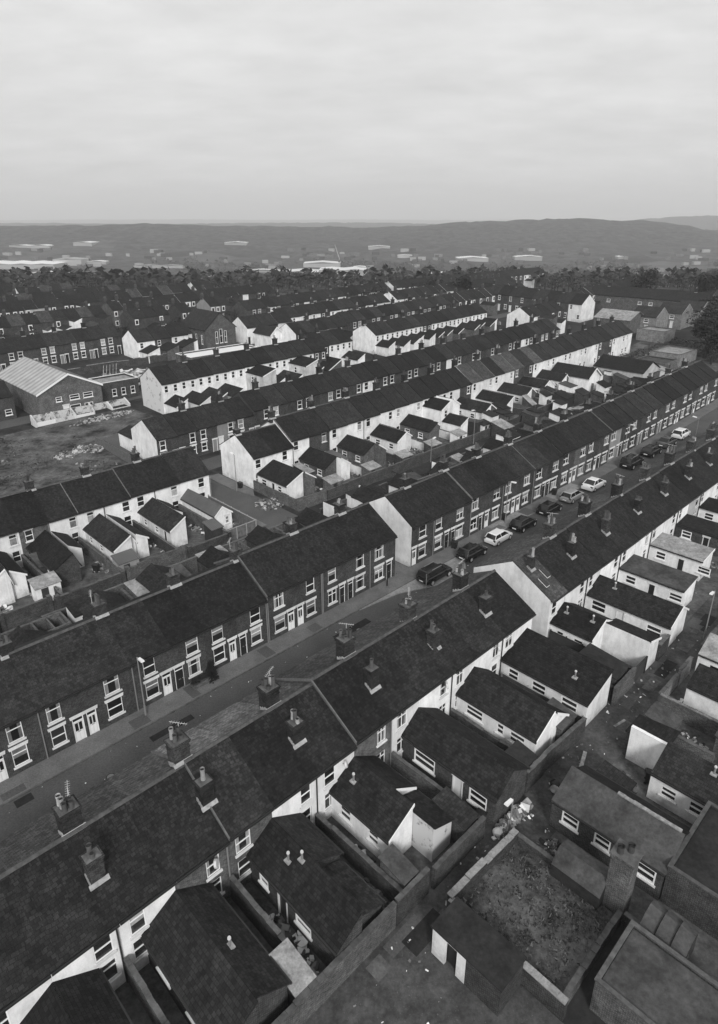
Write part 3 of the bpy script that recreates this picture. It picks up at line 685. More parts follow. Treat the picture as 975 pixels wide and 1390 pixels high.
# outriggers keyed by ridge position: list of extension dicts for the left / right house
wl = 'white_render'; bk = 'brick_dark'
EX = {}
def dbl(uc, wl_, wr_, vl, vr, mw, rf='slate_dark', he=2.5, hr=3.8, lo=(), trim=None, mwr=None, rr=None, lite=(), v0=25.3, liter=()):
    EX.setdefault((uc, 'L'), []).append(dict(xa=uc-wl_, xb=uc, Ln=v0-vl, ha=he, hb=hr, wall=mw, roof=rf, ops=lo, trim=trim, lite=lite))
    if wr_: EX.setdefault((uc, 'R'), []).append(dict(xa=uc, xb=uc+wr_, Ln=v0-vr, ha=hr, hb=he, wall=mwr or mw, roof=rr or rf, trim=trim, lite=liter))
W3 = [('w', 1.2, 2.5, 1.0, 2.05, 'l'), ('w', 4.3, 5.2, 1.1, 2.05, '')]
dbl(3.5, 2.1, 2.0, 18, 18, wl)
dbl(10.3, 2.1, 1.95, 17.6, 17.8, bk, rr='slate_mid', liter=((.3, .6),), lo=W3)
dbl(17.1, 1.9, 2.1, 17.2, 21.3, 'brick_dark', lo=[('w', 1.0, 1.9, 1.0, 2.0, ''), ('d', 2.9, 3.7, 0.02, 2.02, 'k'), ('w', 4.5, 5.9, 1.0, 2.0, '')], rf='slate_mid', lite=((.55, .33), (.8, .42)))
EX[(17.1, 'R')].append(dict(xa=17.15, xb=19.0, Ln=3.7, y0=4.1, ha=2.9, hb=2.1, wall=bk, roof='slate_mid', name='outhouse'))
dbl(24.3, 2.25, 1.95, 19.8, 21.4, wl, lo=[('w', .9, 2.0, .9, 2.0, ''), ('w', 3.6, 4.6, 1.0, 2.0, '')], trim='frame_white', lite=((.5, .2),), rf='slate_moss')
EX[(24.3, 'R')].append(dict(xa=24.35, xb=26.3, Ln=3.2, y0=4.0, ha=3.0, hb=2.2, wall='brick_worn_white', roof='slate_dark', name='outhouse', partymat='brick_worn_white'))
dbl(31.2, 1.75, 2.1, 16.8, 16.8, 'brick_dark', he=2.55, hr=3.9, lo=[('w', 1.2, 3.2, .8, 2.0, 'm'), ('d', 4.9, 5.7, .02, 2.05, 'w'), ('w', 6.3, 7.8, .8, 2.0, '')], rf='slate_dark')
dbl(38.4, 2.25, 1.9, 17.8, 17.6, wl, lo=[('w', 1.0, 2.7, 1.0, 2.05, 'm'), ('w', 4.0, 4.7, 1.0, 2.0, ''), ('w', 5.2, 6.6, 1.0, 2.0, 'm')], trim='frame_white')
EX[(45.3, 'R')] = [dict(xa=42.6, xb=46.6, Ln=8.3, ha=2.45, hb=3.7, wall='white_render', roof='slate_dark', ops=[('w', .8, 1.9, .9, 2.0, ''), ('w', 3.2, 4.6, .9, 2.0, ''), ('w', 6.0, 7.5, .9, 2.0, '')], lite=((.4, .75),))]
dbl(53.2, 2.3, 2.1, 20.9, 20.9, wl, v0=25.2, lo=[('w', .7, 1.5, 1.0, 1.9, ''), ('w', 2.5, 3.5, 1.0, 1.9, '')], trim='frame_white', hr=3.6, lite=((.6, .2), (.7, .8)))
EX[(53.2, 'R')].append(dict(xa=53.25, xb=55.6, Ln=4.3, y0=4.3, ha=3.3, hb=2.6, wall='white_render', roof='slate_dark', name='outhouse', trim='frame_white'))
dbl(60.6, 2.4, 2.0, 16.4, 16.5, wl, v0=25, hr=3.7, lo=[('w', .6, 2.2, .9, 2.1, 'm'), ('d', 3.3, 4.1, .02, 2.0, 'w'), ('w', 6.4, 7.9, .8, 1.9, 'm')], trim='frame_white', lite=((.65, .25),))
EX[(67.4, 'x')] = []
BN = [-3.5, 0, 3.5, 7.0, 10.3, 13.85, 17.1, 20.9, 24.3, 28.2, 31.2, 35.4, 38.4, 42.6, 47.4]
BN2 = [50.35, 53.2, 57.8, 60.6, 65.4, 69.2, 73.5, 77.2, 81.4, 85.0, 89.2, 92.9, 97.0, 100.8, 104.9, 108.8, 112.8, 116.8, 120.8, 124.6]
near_wall = {0: 'w', 1: 'w', 2: 'w', 3: 'w', 4: 'b', 5: 'b', 6: 'w', 7: 'w', 8: 'b', 9: 'w', 10: 'w', 11: 'w', 12: 'w', 13: 'w'}
near_pat = {4: 'm', 5: 'm', 8: 'm'}
roofs_n = ['slate_moss']*4+['slate_dark', 'slate_mid', 'slate_dark', 'slate_dark', 'slate_dark', 'slate_dark', 'slate_mid', 'slate_dark', 'slate_mid', 'slate_dark']
chn = {7.0, 13.85, 20.9, 28.2, 35.4, 42.6, 0.0}
def near_ops(a, b, chim_left, h0):
    # windows sit beside the chimney party wall; the back door is hidden by the wing
    if chim_left: x0 = a+.55
    else: x0 = b-.55-.95
    x0 += R.uniform(-.08, .08); w_ = R.choice((.9, 1.0, 1.1))
    st = R.choice(('mc', 'b', 's', 'mb', 'sc'))
    return [('w', x0, x0+w_, h0-2.0, h0-.5, st), ('w', x0+R.uniform(-.05, .05), x0+w_, .95, 2.35, R.choice(('', 'm', 's')))]
ups = lambda u: 0 if u < 13 else (.18 if u < 24 else (.55 if u < 34 else .35))
nn = len(BN)-1
for i in range(nn):
    a, b = BN[i], BN[i+1]; up = ups(a+.5); ev = 4.9+up*.7; rg = 7.25+up
    wc = near_pat.get(i, near_wall[i]); chl = a in chn
    ops = near_ops(a, b, chl, ev)
    if i in (4, 5, 8): ops = [(o[0], o[1], o[2], o[3], o[4], o[5]) for o in ops]
    chims = []
    if chl:
        chims += [(a, 5.0, rg+1.6, 1.1, .95, R.choice((4, 5, 6))), (a, 2.15, rg+.4, .85, .72, R.choice((1, 2, 3)))]
    exts = []
    for (uc, sd), lst in EX.items():
        if (sd == 'L' and abs(uc-b) < .35) or (sd == 'R' and abs(uc-a) < .35) or (sd == 'R' and uc == 45.3 and a == 42.6): exts += lst
    n = nn-i
    look = LK[near_wall[i]]
    extra = {3: 'with weathered slates', 4: 'with a mossy roof edge', 5: 'with shuttered blank windows', 6: 'with pale street-side slates', 13: 'ending at the white gable gap'}.get(i, '')
    lab = f"{look} house back in the nearest terrace, {ordw(n)} left of the tall white gable"
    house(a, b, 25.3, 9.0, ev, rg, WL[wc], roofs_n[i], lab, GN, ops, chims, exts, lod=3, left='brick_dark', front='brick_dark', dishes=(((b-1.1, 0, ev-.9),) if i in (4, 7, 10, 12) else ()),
          pipe=(b-.15 if not chl else None), aer=((a+.3, 5.2, rg+1.6) if chl and i % 2 else False), roof_far=('slate_pale' if i in (5, 6) else 'slate_light'), verge=i in (5, 8, 11))  # lighter street slope paints in a grazing sheen; the palest slates are re-slated
R.seed(3)
GN2 = 'white-backed terraced houses right of the tall white gable'
flat_ext = {65.4: (65.5, 69.15, 8.7, 'felt_light', 2.6), 73.5: (73.6, 77.1, 8.4, 'felt_light', 2.6)}
for i in range(len(BN2)-1):
    a, b = BN2[i], BN2[i+1]; chl = i % 2 == 0 and i > 0; ev = 5.05+.05*(i > 4); rg = 7.55+.12*(i//3 % 2)
    ops = near_ops(a, b, chl or i == 0, ev); 
    if i == 0: ops = [('w', a+.5, a+1.4, 3.1, 4.6, 's'), ('w', a+.5, a+1.4, .9, 2.3, '')]
    chims = [(a, 4.95, rg+1.6, 1.1, .95, 6), (a, 2.2, rg+.4, .8, .7, 3)] if chl else []
    if i == 0: chims = [(a+1.2, 3.2, rg+.7, .6, .6, 2)]
    exts = []
    for (uc, sd), lst in EX.items():
        if (sd == 'L' and abs(uc-b) < .3) or (sd == 'R' and abs(uc-a) < .3): exts += lst
    if i >= 4:
        he = 2.6; fl = i in (4, 5, 6, 7)
        Lx = [8.6, 8.4, 8.2, 8.0, 7, 8.2, 6, 8][i % 8]
        if i % 2 == 0:
            fr = 'felt_light' if i in (4, 6, 10) else 'felt_dark'
            exts.append(dict(xa=a+.25, xb=b-.1, Ln=Lx, ha=2.6, hb=2.95, wall='white_render' if i != 8 else 'brick_dark', roof='felt_roof' if i == 4 else ('felt_light' if i == 6 else 'slate_dark'), trim='frame_white' if i > 5 else None,
                             ops=[('w', .8, 2.0, 1.1, 2.1, 'm'), ('d', 3.4, 4.1, .02, 2.0, 'k'), ('w', 5.6, 7.0, 1.1, 2.0, '')]))
    lab = f"white rendered house back, {ordw(i+1)} right of the tall white gable in the nearest terrace"
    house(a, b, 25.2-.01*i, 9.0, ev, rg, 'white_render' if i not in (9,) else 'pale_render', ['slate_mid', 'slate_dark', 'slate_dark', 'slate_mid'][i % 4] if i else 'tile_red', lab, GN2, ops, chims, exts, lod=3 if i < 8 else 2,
          left='white_render' if i == 0 else 'brick_dark', front='brick_dark', roof_far='slate_light', pipe=b-.15 if i % 2 else None, lights=((.8, 1.0), (1.9, 1.6)) if i == 0 else (), aer=((a+.4, 5.0, rg+1.6) if chl and i % 4 == 2 else False))  # street slope lightened in colour to stand for sheen at a grazing angle
# ------------------------------------------------------------------ street row (fronts towards the camera)
R.seed(11)
GS = 'brick terraced houses facing the street, left of the white gable end'
def front(w, d, h0, dm, bw='', lw=''):
    o = []
    o.append(('w', w[0], w[1], h0-1.95, h0-.38, R.choice(('lc', 'ls', 'lsb', 'lc', 'lb', 'lmc'))+bw)); o.append(('w', w[0]+R.uniform(-.04, .02), w[1]+R.uniform(0, .08), .78, 2.4, R.choice(('ln', 'lc', 'lm', 'ls', 'lb'))+lw))
    if d: o.append(('d', d[0], d[1], .02, 2.38, dm+'l'))
    return o
SR = [ # u0 u1 window door doorcolour
 (-4.7, -1.2, (-4.1, -3), (-2.1, -1.25), 'k'), (-1.2, 2.4, (.5, 1.7), (-1.15, -.3), 'w'),
 (2.4, 6.0, (3.0, 4.2), (5.0, 5.85), 'g'), (6.0, 9.7, (7.5, 8.6), (6.1, 6.95), 'w'),
 (9.7, 13.05, (10.35, 11.4), (12.0, 12.9), 'w'), (13.05, 17.2, (14.85, 16.1), (13.15, 14.0), 'w'),
 (17.2, 20.8, (18.25, 19.3), (19.75, 20.6), 'w'), (20.8, 24.2, (22.3, 23.5), (20.95, 21.8), 'k'),
 (24.2, 27.65, (24.95, 26.1), (26.6, 27.45), 'w'), (27.65, 31.1, (29.15, 30.3), (27.8, 28.6), 'k'),
 (31.1, 34.65, (32.0, 33.2), (33.6, 34.45), 'w'), (34.65, 38.2, (36.1, 37.25), (34.85, 35.65), 'w'),
 (38.2, 41.75, (39.1, 40.25), (40.7, 41.5), 'k'), (41.75, 45.2, (43.2, 44.4), (41.95, 42.75), 'k'),
 (45.2, 49.5, (46.1, 47.5), (48.05, 48.95), 'k')]
DN = {'w': 'white door', 'k': 'dark door', 'g': 'grey door'}
for i, (a, b, w_, d_, dm) in enumerate(SR):
    ev, rg = (4.95, 7.3) if a < 9.6 else ((5.0, 7.45) if a < 31 else (5.4, 7.95))
    chl = i % 2 == 1 and a > 0
    ops = front(w_, d_, ev, dm)
    ch = [(b, 4.75, rg+1.25, .95, .8, R.choice((3, 4, 5)))] if (i % 2 == 1 and b < 46) else []
    if i == 3: ch = [(b, 4.75, rg+1.2, .95, .8, 4)]
    n = len(SR)-i
    yl = R.uniform(5, 8); ex = []
    if i % 2 == 0: ex = [dict(xa=b-1.9, xb=b, Ln=yl, ha=2.6, hb=3.7, wall=R.choice(('brick_dark', 'brick_mid')), roof='slate_dark', side=1, D=8.8)]
    else: ex = [dict(xa=a, xb=a+1.9, Ln=yl-R.uniform(0, 1.5), ha=3.7, hb=2.6, wall='brick_dark', roof='slate_dark', side=1, D=8.8)]
    house(a, b, 44.55, 8.8, ev, rg, 'brick_dark', ['slate_dark', 'slate_mid', 'slate_dark', 'slate_dark'][(i//3) % 4], f"dark brick house with {DN[dm]} facing the street, {ordw(n)} left of the white gable end", GS, ops, ch, ex, lod=3,
          pipe=(a+.08 if i in (4, 6, 10, 12, 14) else (b-.1 if i in (9, 11) else None)), aer=((b-.4, 5, rg+1.3) if i in (5, 9) else False), verge=i == 10)
GS2 = 'brick terraced houses facing the street, right of the white gable end'
SR2 = [(52.35, 56.3, (53.75, 55.05), (52.55, 53.35), 'w'), (56.3, 59.95, (56.85, 58.1), (58.75, 59.6), 'k'), (59.95, 63.85, (61.0, 62.4), (60.1, 60.85), 'k'),
 (63.85, 67.1, (64.2, 65.6), (66.0, 66.85), 'k'), (67.1, 71.1, (69.05, 70.5), (67.35, 68.25), 'w'), (71.1, 74.85, (71.85, 73.25), (73.75, 74.65), 'w'), (74.85, 78.95, (76.5, 78.0), (75.0, 75.9), 'w'),
 (78.95, 83.0, (79.8, 81.3), (81.9, 82.8), 'k'), (83.0, 87.0, (84.4, 86.0), (83.15, 84.0), 'k')]
x = 87.0
while x < 150:
    k = len(SR2)
    w_ = 4.0 if x < 110 else 4.25
    if k % 2 == 1: SR2.append((x, x+w_, (x+.5, x+2.0), (x+w_-1.05, x+w_-.15), R.choice('wwkg')))
    else: SR2.append((x, x+w_, (x+w_-2.2, x+w_-.7), (x+.15, x+1.05), R.choice('wwkg')))
    x += w_
for i, (a, b, w_, d_, dm) in enumerate(SR2):
    ev, rg = (5.35, 7.95) if a < 63 else ((5.65, 8.2) if a < 86 else (5.9, 8.45))
    ev += .0; ops = front(w_, d_, ev, dm)
    ch = [(a, 4.75, rg+1.25, 1.0, .85, R.choice((4, 5, 6)))] if (i % 2 == 1) else []
    if i == 0: ch = []
    wm = 'brick_dark'; look = 'dark brick'
    if i == 13: wm, look = 'grey_render', 'grey rendered'
    if i == 10: wm, look = 'brick_mid', 'lighter brick'
    yl = R.uniform(5, 8)
    ex = [dict(xa=b-1.9, xb=b, Ln=yl, ha=2.6, hb=3.7, wall=R.choice(('brick_dark', 'white_render', 'brick_mid')), roof='slate_dark', side=1, D=8.8)] if i % 2 else [dict(xa=a, xb=a+2.0, Ln=yl, ha=3.7, hb=2.6, wall=R.choice(('brick_dark', 'white_render')), roof='slate_dark', side=1, D=8.8)]
    house(a, b, 44.6, 8.8, ev, rg, wm, ['slate_dark', 'slate_dark', 'slate_dark', 'slate_mid', 'slate_dark'][(i//2) % 5], f"{look} house with {DN[dm]} facing the street, {ordw(i+1)} right of the white gable end", GS2, ops, ch, ex, lod=3 if i < 9 else 2,
          left='white_render' if i == 0 else None, pipe=(a+.1 if i in (1, 3, 5, 7) else None), verge=i in (3, 7, 13))
exec_far = True
# ------------------------------------------------------------------ third row (white backs) and its wings
R.seed(21)
G3 = 'houses of the left-hand terrace backing onto the alley'
T3 = [(8.7, 12.3, 'w'), (12.3, 15.8, 'w'), (15.8, 19.4, 'w'), (19.4, 22.9, 'b'), (22.9, 26.4, 'w'), (26.4, 29.9, 'w'), (29.9, 33.4, 'w'), (33.4, 37.0, 'w'), (37.0, 40.7, 'w'), (40.7, 45.6, 'w')]
wp = {0: .6, 1: 2.4, 2: 2.4, 3: .6, 4: 2.35, 5: 1.1, 6: 2.3, 7: .9, 8: 2.3, 9: 2.9}
def e2(uc, l_, r_, ln, he, hr, mw, rf='slate_dark', ops=(), trim=None, side_l=True, lnr=None):
    return (dict(xa=uc-l_, xb=uc, Ln=ln, ha=he, hb=hr, wall=mw, roof=rf, ops=ops, trim=trim), dict(xa=uc, xb=uc+r_, Ln=lnr or ln, ha=hr, hb=he, wall=mw, roof=rf, trim=trim))
W2 = [('w', 1.2, 2.1, 1.0, 1.9, ''), ('w', 4.2, 5.1, 1.0, 1.9, '')]
pB = e2(22.3, 2.3, 2.2, 8.2, 2.4, 3.8, 'brick_dark', ops=[('w', 2.0, 4.5, 1.0, 2.0, ''), ('w', 6.0, 7.2, 1.0, 2.0, '')])
pC = e2(29.1, 2.2, 2.3, 8.6, 2.5, 3.8, 'white_render', 'slate_mid', W2, 'frame_white', lnr=7.9)
pD = e2(36.5, 2.2, 2.0, 8.5, 2.5, 3.8, 'white_render', 'slate_mid', W2+[('d', 6.6, 7.3, .02, 2, 'k')], 'frame_white', lnr=4.5)
pA = e2(15.4, 2.0, 2.0, 7.5, 2.8, 4.2, 'white_render', 'slate_dark', (), 'frame_white')
exm = {3: [dict(pB[0], xb=22.3)], 4: [], 5: [pC[0]], 6: [], 7: [pD[0]], 1: [pA[0]], 8: []}
exm[3] = [pB[0], dict(pB[1], xb=22.85)]; exm[4] = [dict(xa=22.95, xb=24.5, Ln=5.0, ha=3.4, hb=2.5, wall='white_render', roof='slate_dark')]
exm[5] = [pC[0], dict(pC[1], xb=29.85)]; exm[6] = [dict(xa=29.95, xb=31.4, Ln=8.0, ha=3.4, hb=2.5, wall='white_render', roof='slate_mid', trim='frame_white')]
exm[7] = [pD[0], dict(pD[1], xb=36.95)]; exm[8] = [dict(xa=37.05, xb=38.4, Ln=4.4, ha=3.4, hb=2.5, wall='white_render', roof='slate_mid')]
exm[9] = [dict(xa=40.75, xb=41.9, Ln=8.6, ha=2.5, hb=3.5, wall='white_render', roof='corrugated_grey', trim='frame_white'), dict(xa=41.9, xb=43.3, Ln=8.6, ha=3.5, hb=2.4, wall='white_render', roof='corrugated_grey', trim='frame_white', endops=[('w', .35, 1.0, .9, 2.0, 'n')])]
exm[1] = [pA[0], dict(pA[1], xb=15.75)]; exm[2] = [dict(xa=15.85, xb=17.4, Ln=7.0, ha=3.6, hb=2.6, wall='white_render', roof='slate_dark', trim='frame_white')]
for i, (a, b, c) in enumerate(T3):
    ev, rg = (4.95, 7.6) if i < 4 else ((4.9, 7.5) if i < 9 else (5.05, 7.8))
    if i in (7, 8): ev, rg = 5.0, 7.65
    x0 = a+wp[i]; ops = [('w', x0, x0+.95, ev-1.9, ev-.45, R.choice(('s', 'n', 's'))+('l' if c == 'b' else '')), ('w', x0, x0+.95, .9, 2.3, 's')]
    ch = [(a, 4.75, rg+1.3, .9, .8, 4)] if i % 2 == 0 and i > 1 else []
    n = len(T3)-i
    house(a, b, 77.4, 8.8, ev, rg, {'w': 'white_render', 'b': 'brick_mid'}[c], 'slate_dark' if i != 9 else 'slate_mid', f"{LK[c]} house back beyond the alley, {ordw(n)} left of the side road", G3, ops, ch, exm.get(i, ()), lod=2, verge=i in (5, 7), front='brick_dark', pipe=(b-.15 if i % 2 else None))
G3R = 'houses of the long terrace right of the side road'
T3R = [(53.3, 57.2, 'w'), (57.2, 61.2, 'w'), (61.2, 65.1, 'w'), (65.1, 69.6, 'b'), (69.6, 73.6, 'w'), (73.6, 77.8, 'w')]
x = 77.8
cols = 'wwwwwwwbwwwwbbwwww'
for c in cols+'wwwwbbwww':
    w_ = 3.95; T3R.append((x, x+w_, c)); x += w_
xe = {57.2: ('w', 8.0), 64.4: ('w', 8.0), 73.0: ('b', 7)}
for i, (a, b, c) in enumerate(T3R):
    ev, rg = (5.2, 7.8) if i < 2 else ((6.0, 8.7) if i < 14 else (6.1, 8.9))
    far_ = i >= 7; lod = 2 if not far_ else 1
    x0 = a+(b-a)*(.62 if i % 2 else .16); ops = [('w', x0, x0+.95, ev-1.9, ev-.4, R.choice(('s', 'n', ''))+('l' if c == 'b' else '')), ('w', x0, x0+.95, .9, 2.3, 's')]
    if i == 0: ops = [('w', a+.5, a+1.5, 3.3, 4.7, 's'), ('w', a+.4, a+1.3, 1.0, 2.3, 's')]
    if i == 1: ops = [('w', b-2.2, b-1.2, 3.3, 4.8, 's')]
    ch = [(a, 4.75, rg+1.3, .95, .8, 4)] if i % 2 == 0 else []
    if i == 0: ch = [(a+.55, 4.6, rg+.9, .9, .8, 2)]
    ex = []
    if i % 2 == 0 and i < 22:
        ew = 'white_render' if R.random() < .75 else 'brick_mid'; ln = R.choice((7.2, 7.8, 6.6))
        if i == 0: ex = [dict(xa=54.0, xb=57.1, Ln=7.3, ha=2.5, hb=3.9, wall='white_render', roof='slate_dark', ops=[('w', 1.0, 2.3, 1, 2, 'm'), ('d', 3.6, 4.3, .02, 2, 'k'), ('w', 5.0, 6.0, 1, 2, '')], trim='frame_white')]
        elif i == 10: ex = [dict(xa=a+.3, xb=b-1.2, Ln=4.6, ha=4.6, hb=5.9, wall='white_render', roof='slate_dark', endops=[('w', .9, 1.8, 3, 4.4, 's')], trim='frame_white'), dict(xa=a+.5, xb=b-1.3, y0=4.7, Ln=4.4, ha=2.5, hb=3.6, wall='white_render', roof='slate_dark', trim='frame_white')]
        else: ex = [dict(xa=b-2.25, xb=b-.02, Ln=ln, ha=2.6, hb=3.9, wall=ew, roof='slate_dark', trim='frame_white' if ew[0] == 'w' else None, ops=[('w', 1.2, 2.4, 1, 2, ''), ('w', 4.5, 5.6, 1, 2, '')])]
    elif i < 22:
        ex = [dict(xa=a+.02, xb=a+2.0, Ln=R.choice((6.0, 7.0, 7.6)), ha=3.9, hb=2.6, wall='white_render' if R.random() < .7 else 'brick_mid', roof='slate_dark', trim='frame_white')]
    if i == 11: ex = [dict(xa=a+.02, xb=a+2.2, Ln=4.4, ha=5.9, hb=4.6, wall='white_render', roof='slate_dark', trim='frame_white')]
    rf = 'slate_dark' if i < 14 else R.choice(('slate_light', 'slate_mid', 'slate_light')) if i < 22 else 'slate_mid'
    if i in (4, 5, 8): rf = 'slate_mid'
    house(a, b, 77.6 if i < 2 else 78.2, 8.8, ev, rg, WL[c], rf, f"{LK[c]} terraced house back, {ordw(i+1)} right of the side road", G3R, ops, ch, ex, lod=lod, left='white_render' if i == 0 else None, front='brick_dark', pipe=(b-.1 if i % 2 else None), verge=i in (2, 14, 16, 18))
# ------------------------------------------------------------------ fourth row, fronts
R.seed(31)
x = 47.3; i = 0
while x < 176:
    w_ = 3.9 if x < 60 else 4.05; a, b = x, x+w_; ev, rg = (4.9, 7.4) if x < 66 else (5.5, 8.1)
    if i == 3: wm, lk = 'grey_render', 'grey rendered'
    elif i in (12, 19, 27): wm, lk = 'white_render', 'white rendered'
    else: wm, lk = 'brick_dark', 'dark brick'
    x0 = a+(b-a)*(.58 if i % 2 else .13); dx = a+.2 if i % 2 else b-1.1
    ops = [('w', x0, x0+1.15, ev-2.0, ev-.35, 'l'+R.choice('sscnb')), ('w', x0, x0+1.15, .8, 2.3, 'l'+R.choice('sn')), ('d', dx, dx+.9, .02, 2.3, R.choice('wkg')+'l')]
    ch = [(a, 4.7, rg+1.3, .95, .8, 4)] if i % 2 == 0 and i else []
    ex = [dict(xa=a+.02, xb=b-1.5, Ln=5.5, ha=3.0, hb=3.8, wall='white_render' if i == 0 else 'brick_dark', roof='slate_dark', side=1, D=9.0)] if i % 2 == 0 else []
    house(a, b, 96.2, 9.0, ev, rg, wm, R.choice(('slate_dark', 'slate_mid', 'slate_dark')), f"{lk} house front in the middle terrace, {ordw(i+1)} from its white gable end", 'houses of the middle terrace with fronts to the camera', ops, ch, ex, lod=1, left='white_render' if i == 0 else None)
    x += w_; i += 1
# ------------------------------------------------------------------ fifth row, backs
R.seed(41)
x = 62.0; i = 0
while x < 183:
    w_ = 4.1; a, b = x, x+w_
    if 116 < x < 128: x += w_; continue
    v0 = 121 if x < 104 else (124.5 if x < 117 else 128); ev, rg = (6.4, 9.1) if x < 117 else (5.4, 8.0)
    c = 'w' if x < 96 or x > 128 else R.choice('bbw'); 
    if 150 < x < 154: c = 'b'
    ops = [('w', a+.6, a+1.5, ev-1.9, ev-.4, 's'), ('w', b-1.4, b-.5, ev-1.9, ev-.4, 's')]
    ch = [(a, 4.6, rg+1.3, .95, .8, 3)] if i % 2 == 0 and i else []; ex = []
    if i in (5, 8): ex = [dict(xa=a+.3, xb=b-.2, Ln=6.5, ha=5.2, hb=6.4, wall='old_white_render', roof='slate_dark', ops=[('w', 2, 3, 3.2, 4.6, '')], trim='frame_white')]
    elif R.random() < .7: ex = [dict(xa=a+.3, xb=b-1.2, Ln=R.choice((5, 6, 7)), ha=2.5, hb=3.8, wall=R.choice(('white_render', 'white_render', 'brick_mid')), roof='slate_dark', trim='frame_white')]
    house(a, b, v0, 9.0, ev, rg, WL[c], R.choice(('slate_dark', 'slate_mid')), f"{LK[c]} house back, {ordw(i+1)} right of the cracked derelict gable in the fifth terrace", 'houses of the fifth terrace beyond the vacant lot', ops, ch, ex, lod=1, left='brick_worn_white' if i == 0 else 'white_render' if c == 'w' else None)
    x += w_; i += 1
# ------------------------------------------------------------------ sixth street: arched brick fronts at left, white houses, further terraces
def row(x0, x1, w_, v0, ev, rg, cfun, lab, grp, side='front', dep=8.8, skip=(), rf=('slate_dark', 'slate_mid'), left=None, exp=.5, v_slope=0.0):
    x = x0; i = 0
    while x < x1:
        a, b = x, x+w_; c = cfun(i, x)
        if side == 'front': ops = [('w', a+(.5 if i % 2 else w_-1.7), a+(1.7 if i % 2 else w_-.5), ev-1.95, ev-.35, 'l'+R.choice('sn')), ('w', a+(.5 if i % 2 else w_-1.7), a+(1.7 if i % 2 else w_-.5), .8, 2.4, 'l'+R.choice('sn')), ('d', a+(w_-1.1 if i % 2 else .15), a+(w_-.2 if i % 2 else 1.05), .02, 2.3, R.choice('wkg')+'l')]
        else: ops = [('w', a+.8, a+1.8, ev-1.9, ev-.4, 's')]
        ch = [(a, dep/2+.2, rg+1.3, .95, .8, 3)] if i % 2 == 0 and i else []
        ex = []
        if side == 'back' and R.random() < exp: ex = [dict(xa=a+.3, xb=b-1.3, Ln=R.choice((5, 6)), ha=2.5, hb=3.8, wall=R.choice(('white_render', 'brick_mid')), roof='slate_dark')]
        house(a, b, v0+v_slope*i, dep, ev, rg, WL[c], R.choice(rf), lab(i, c), grp, ops, ch, ex, lod=1, left=WL[left] if left and i == 0 else None)
        x += w_; i += 1
    return i
R.seed(51)
row(33, 81, 4.0, 179, 5.2, 7.9, lambda i, x: 'b', lambda i, c: f"dark brick house front beyond the warehouse, {ordw(i+1)} from the left of its terrace", 'brick terrace with arched doors beyond the warehouse')
row(80.5, 91, 5.2, 168, 5.0, 7.6, lambda i, x: 'wb'[i % 2], lambda i, c: f"{'white gabled' if c == 'w' else 'dark brick'} house of the pair behind the scrap yard", 'pair behind the scrap yard', side='back', left='w', exp=1)
row(92.5, 98, 5.5, 169, 5.0, 7.8, lambda i, x: 'w', lambda i, c: "white gabled house with small wing beside the brick church hall", None, side='back', left='w', exp=1)
row(113, 125, 5.8, 163, 5.0, 7.8, lambda i, x: 'wb'[i % 2], lambda i, c: f"{'white' if c == 'w' else 'brick'} house just right of the brick church hall", 'houses right of the church hall', side='front', left='w')
row(117, 136, 4.0, 145, 5.2, 7.8, lambda i, x: 'bbwwb'[i % 5], lambda i, c: f"{LK[c]} house, {ordw(i+1)} from the left in the short terrace below the church hall", 'short terrace below the church hall', side='back', left='w')
row(139, 186, 4.2, 147, 5.4, 8.0, lambda i, x: 'b', lambda i, c: f"dark brick house front, {ordw(i+1)} in the terrace behind the fifth one", 'terrace behind the fifth one')
row(128, 178, 4.2, 166, 5.4, 8.0, lambda i, x: 'wwwwbwwbbw'[i % 10], lambda i, c: f"{LK[c]} house back, {ordw(i+1)} in the terrace right of the church hall", 'terrace right of the church hall', side='back', left='w')
row(130, 200, 4.2, 187, 5.4, 8.0, lambda i, x: 'bbwb'[i % 4], lambda i, c: f"{LK[c]} house front, {ordw(i+1)} in the terrace two streets past the church hall", 'terrace two streets past the church hall')
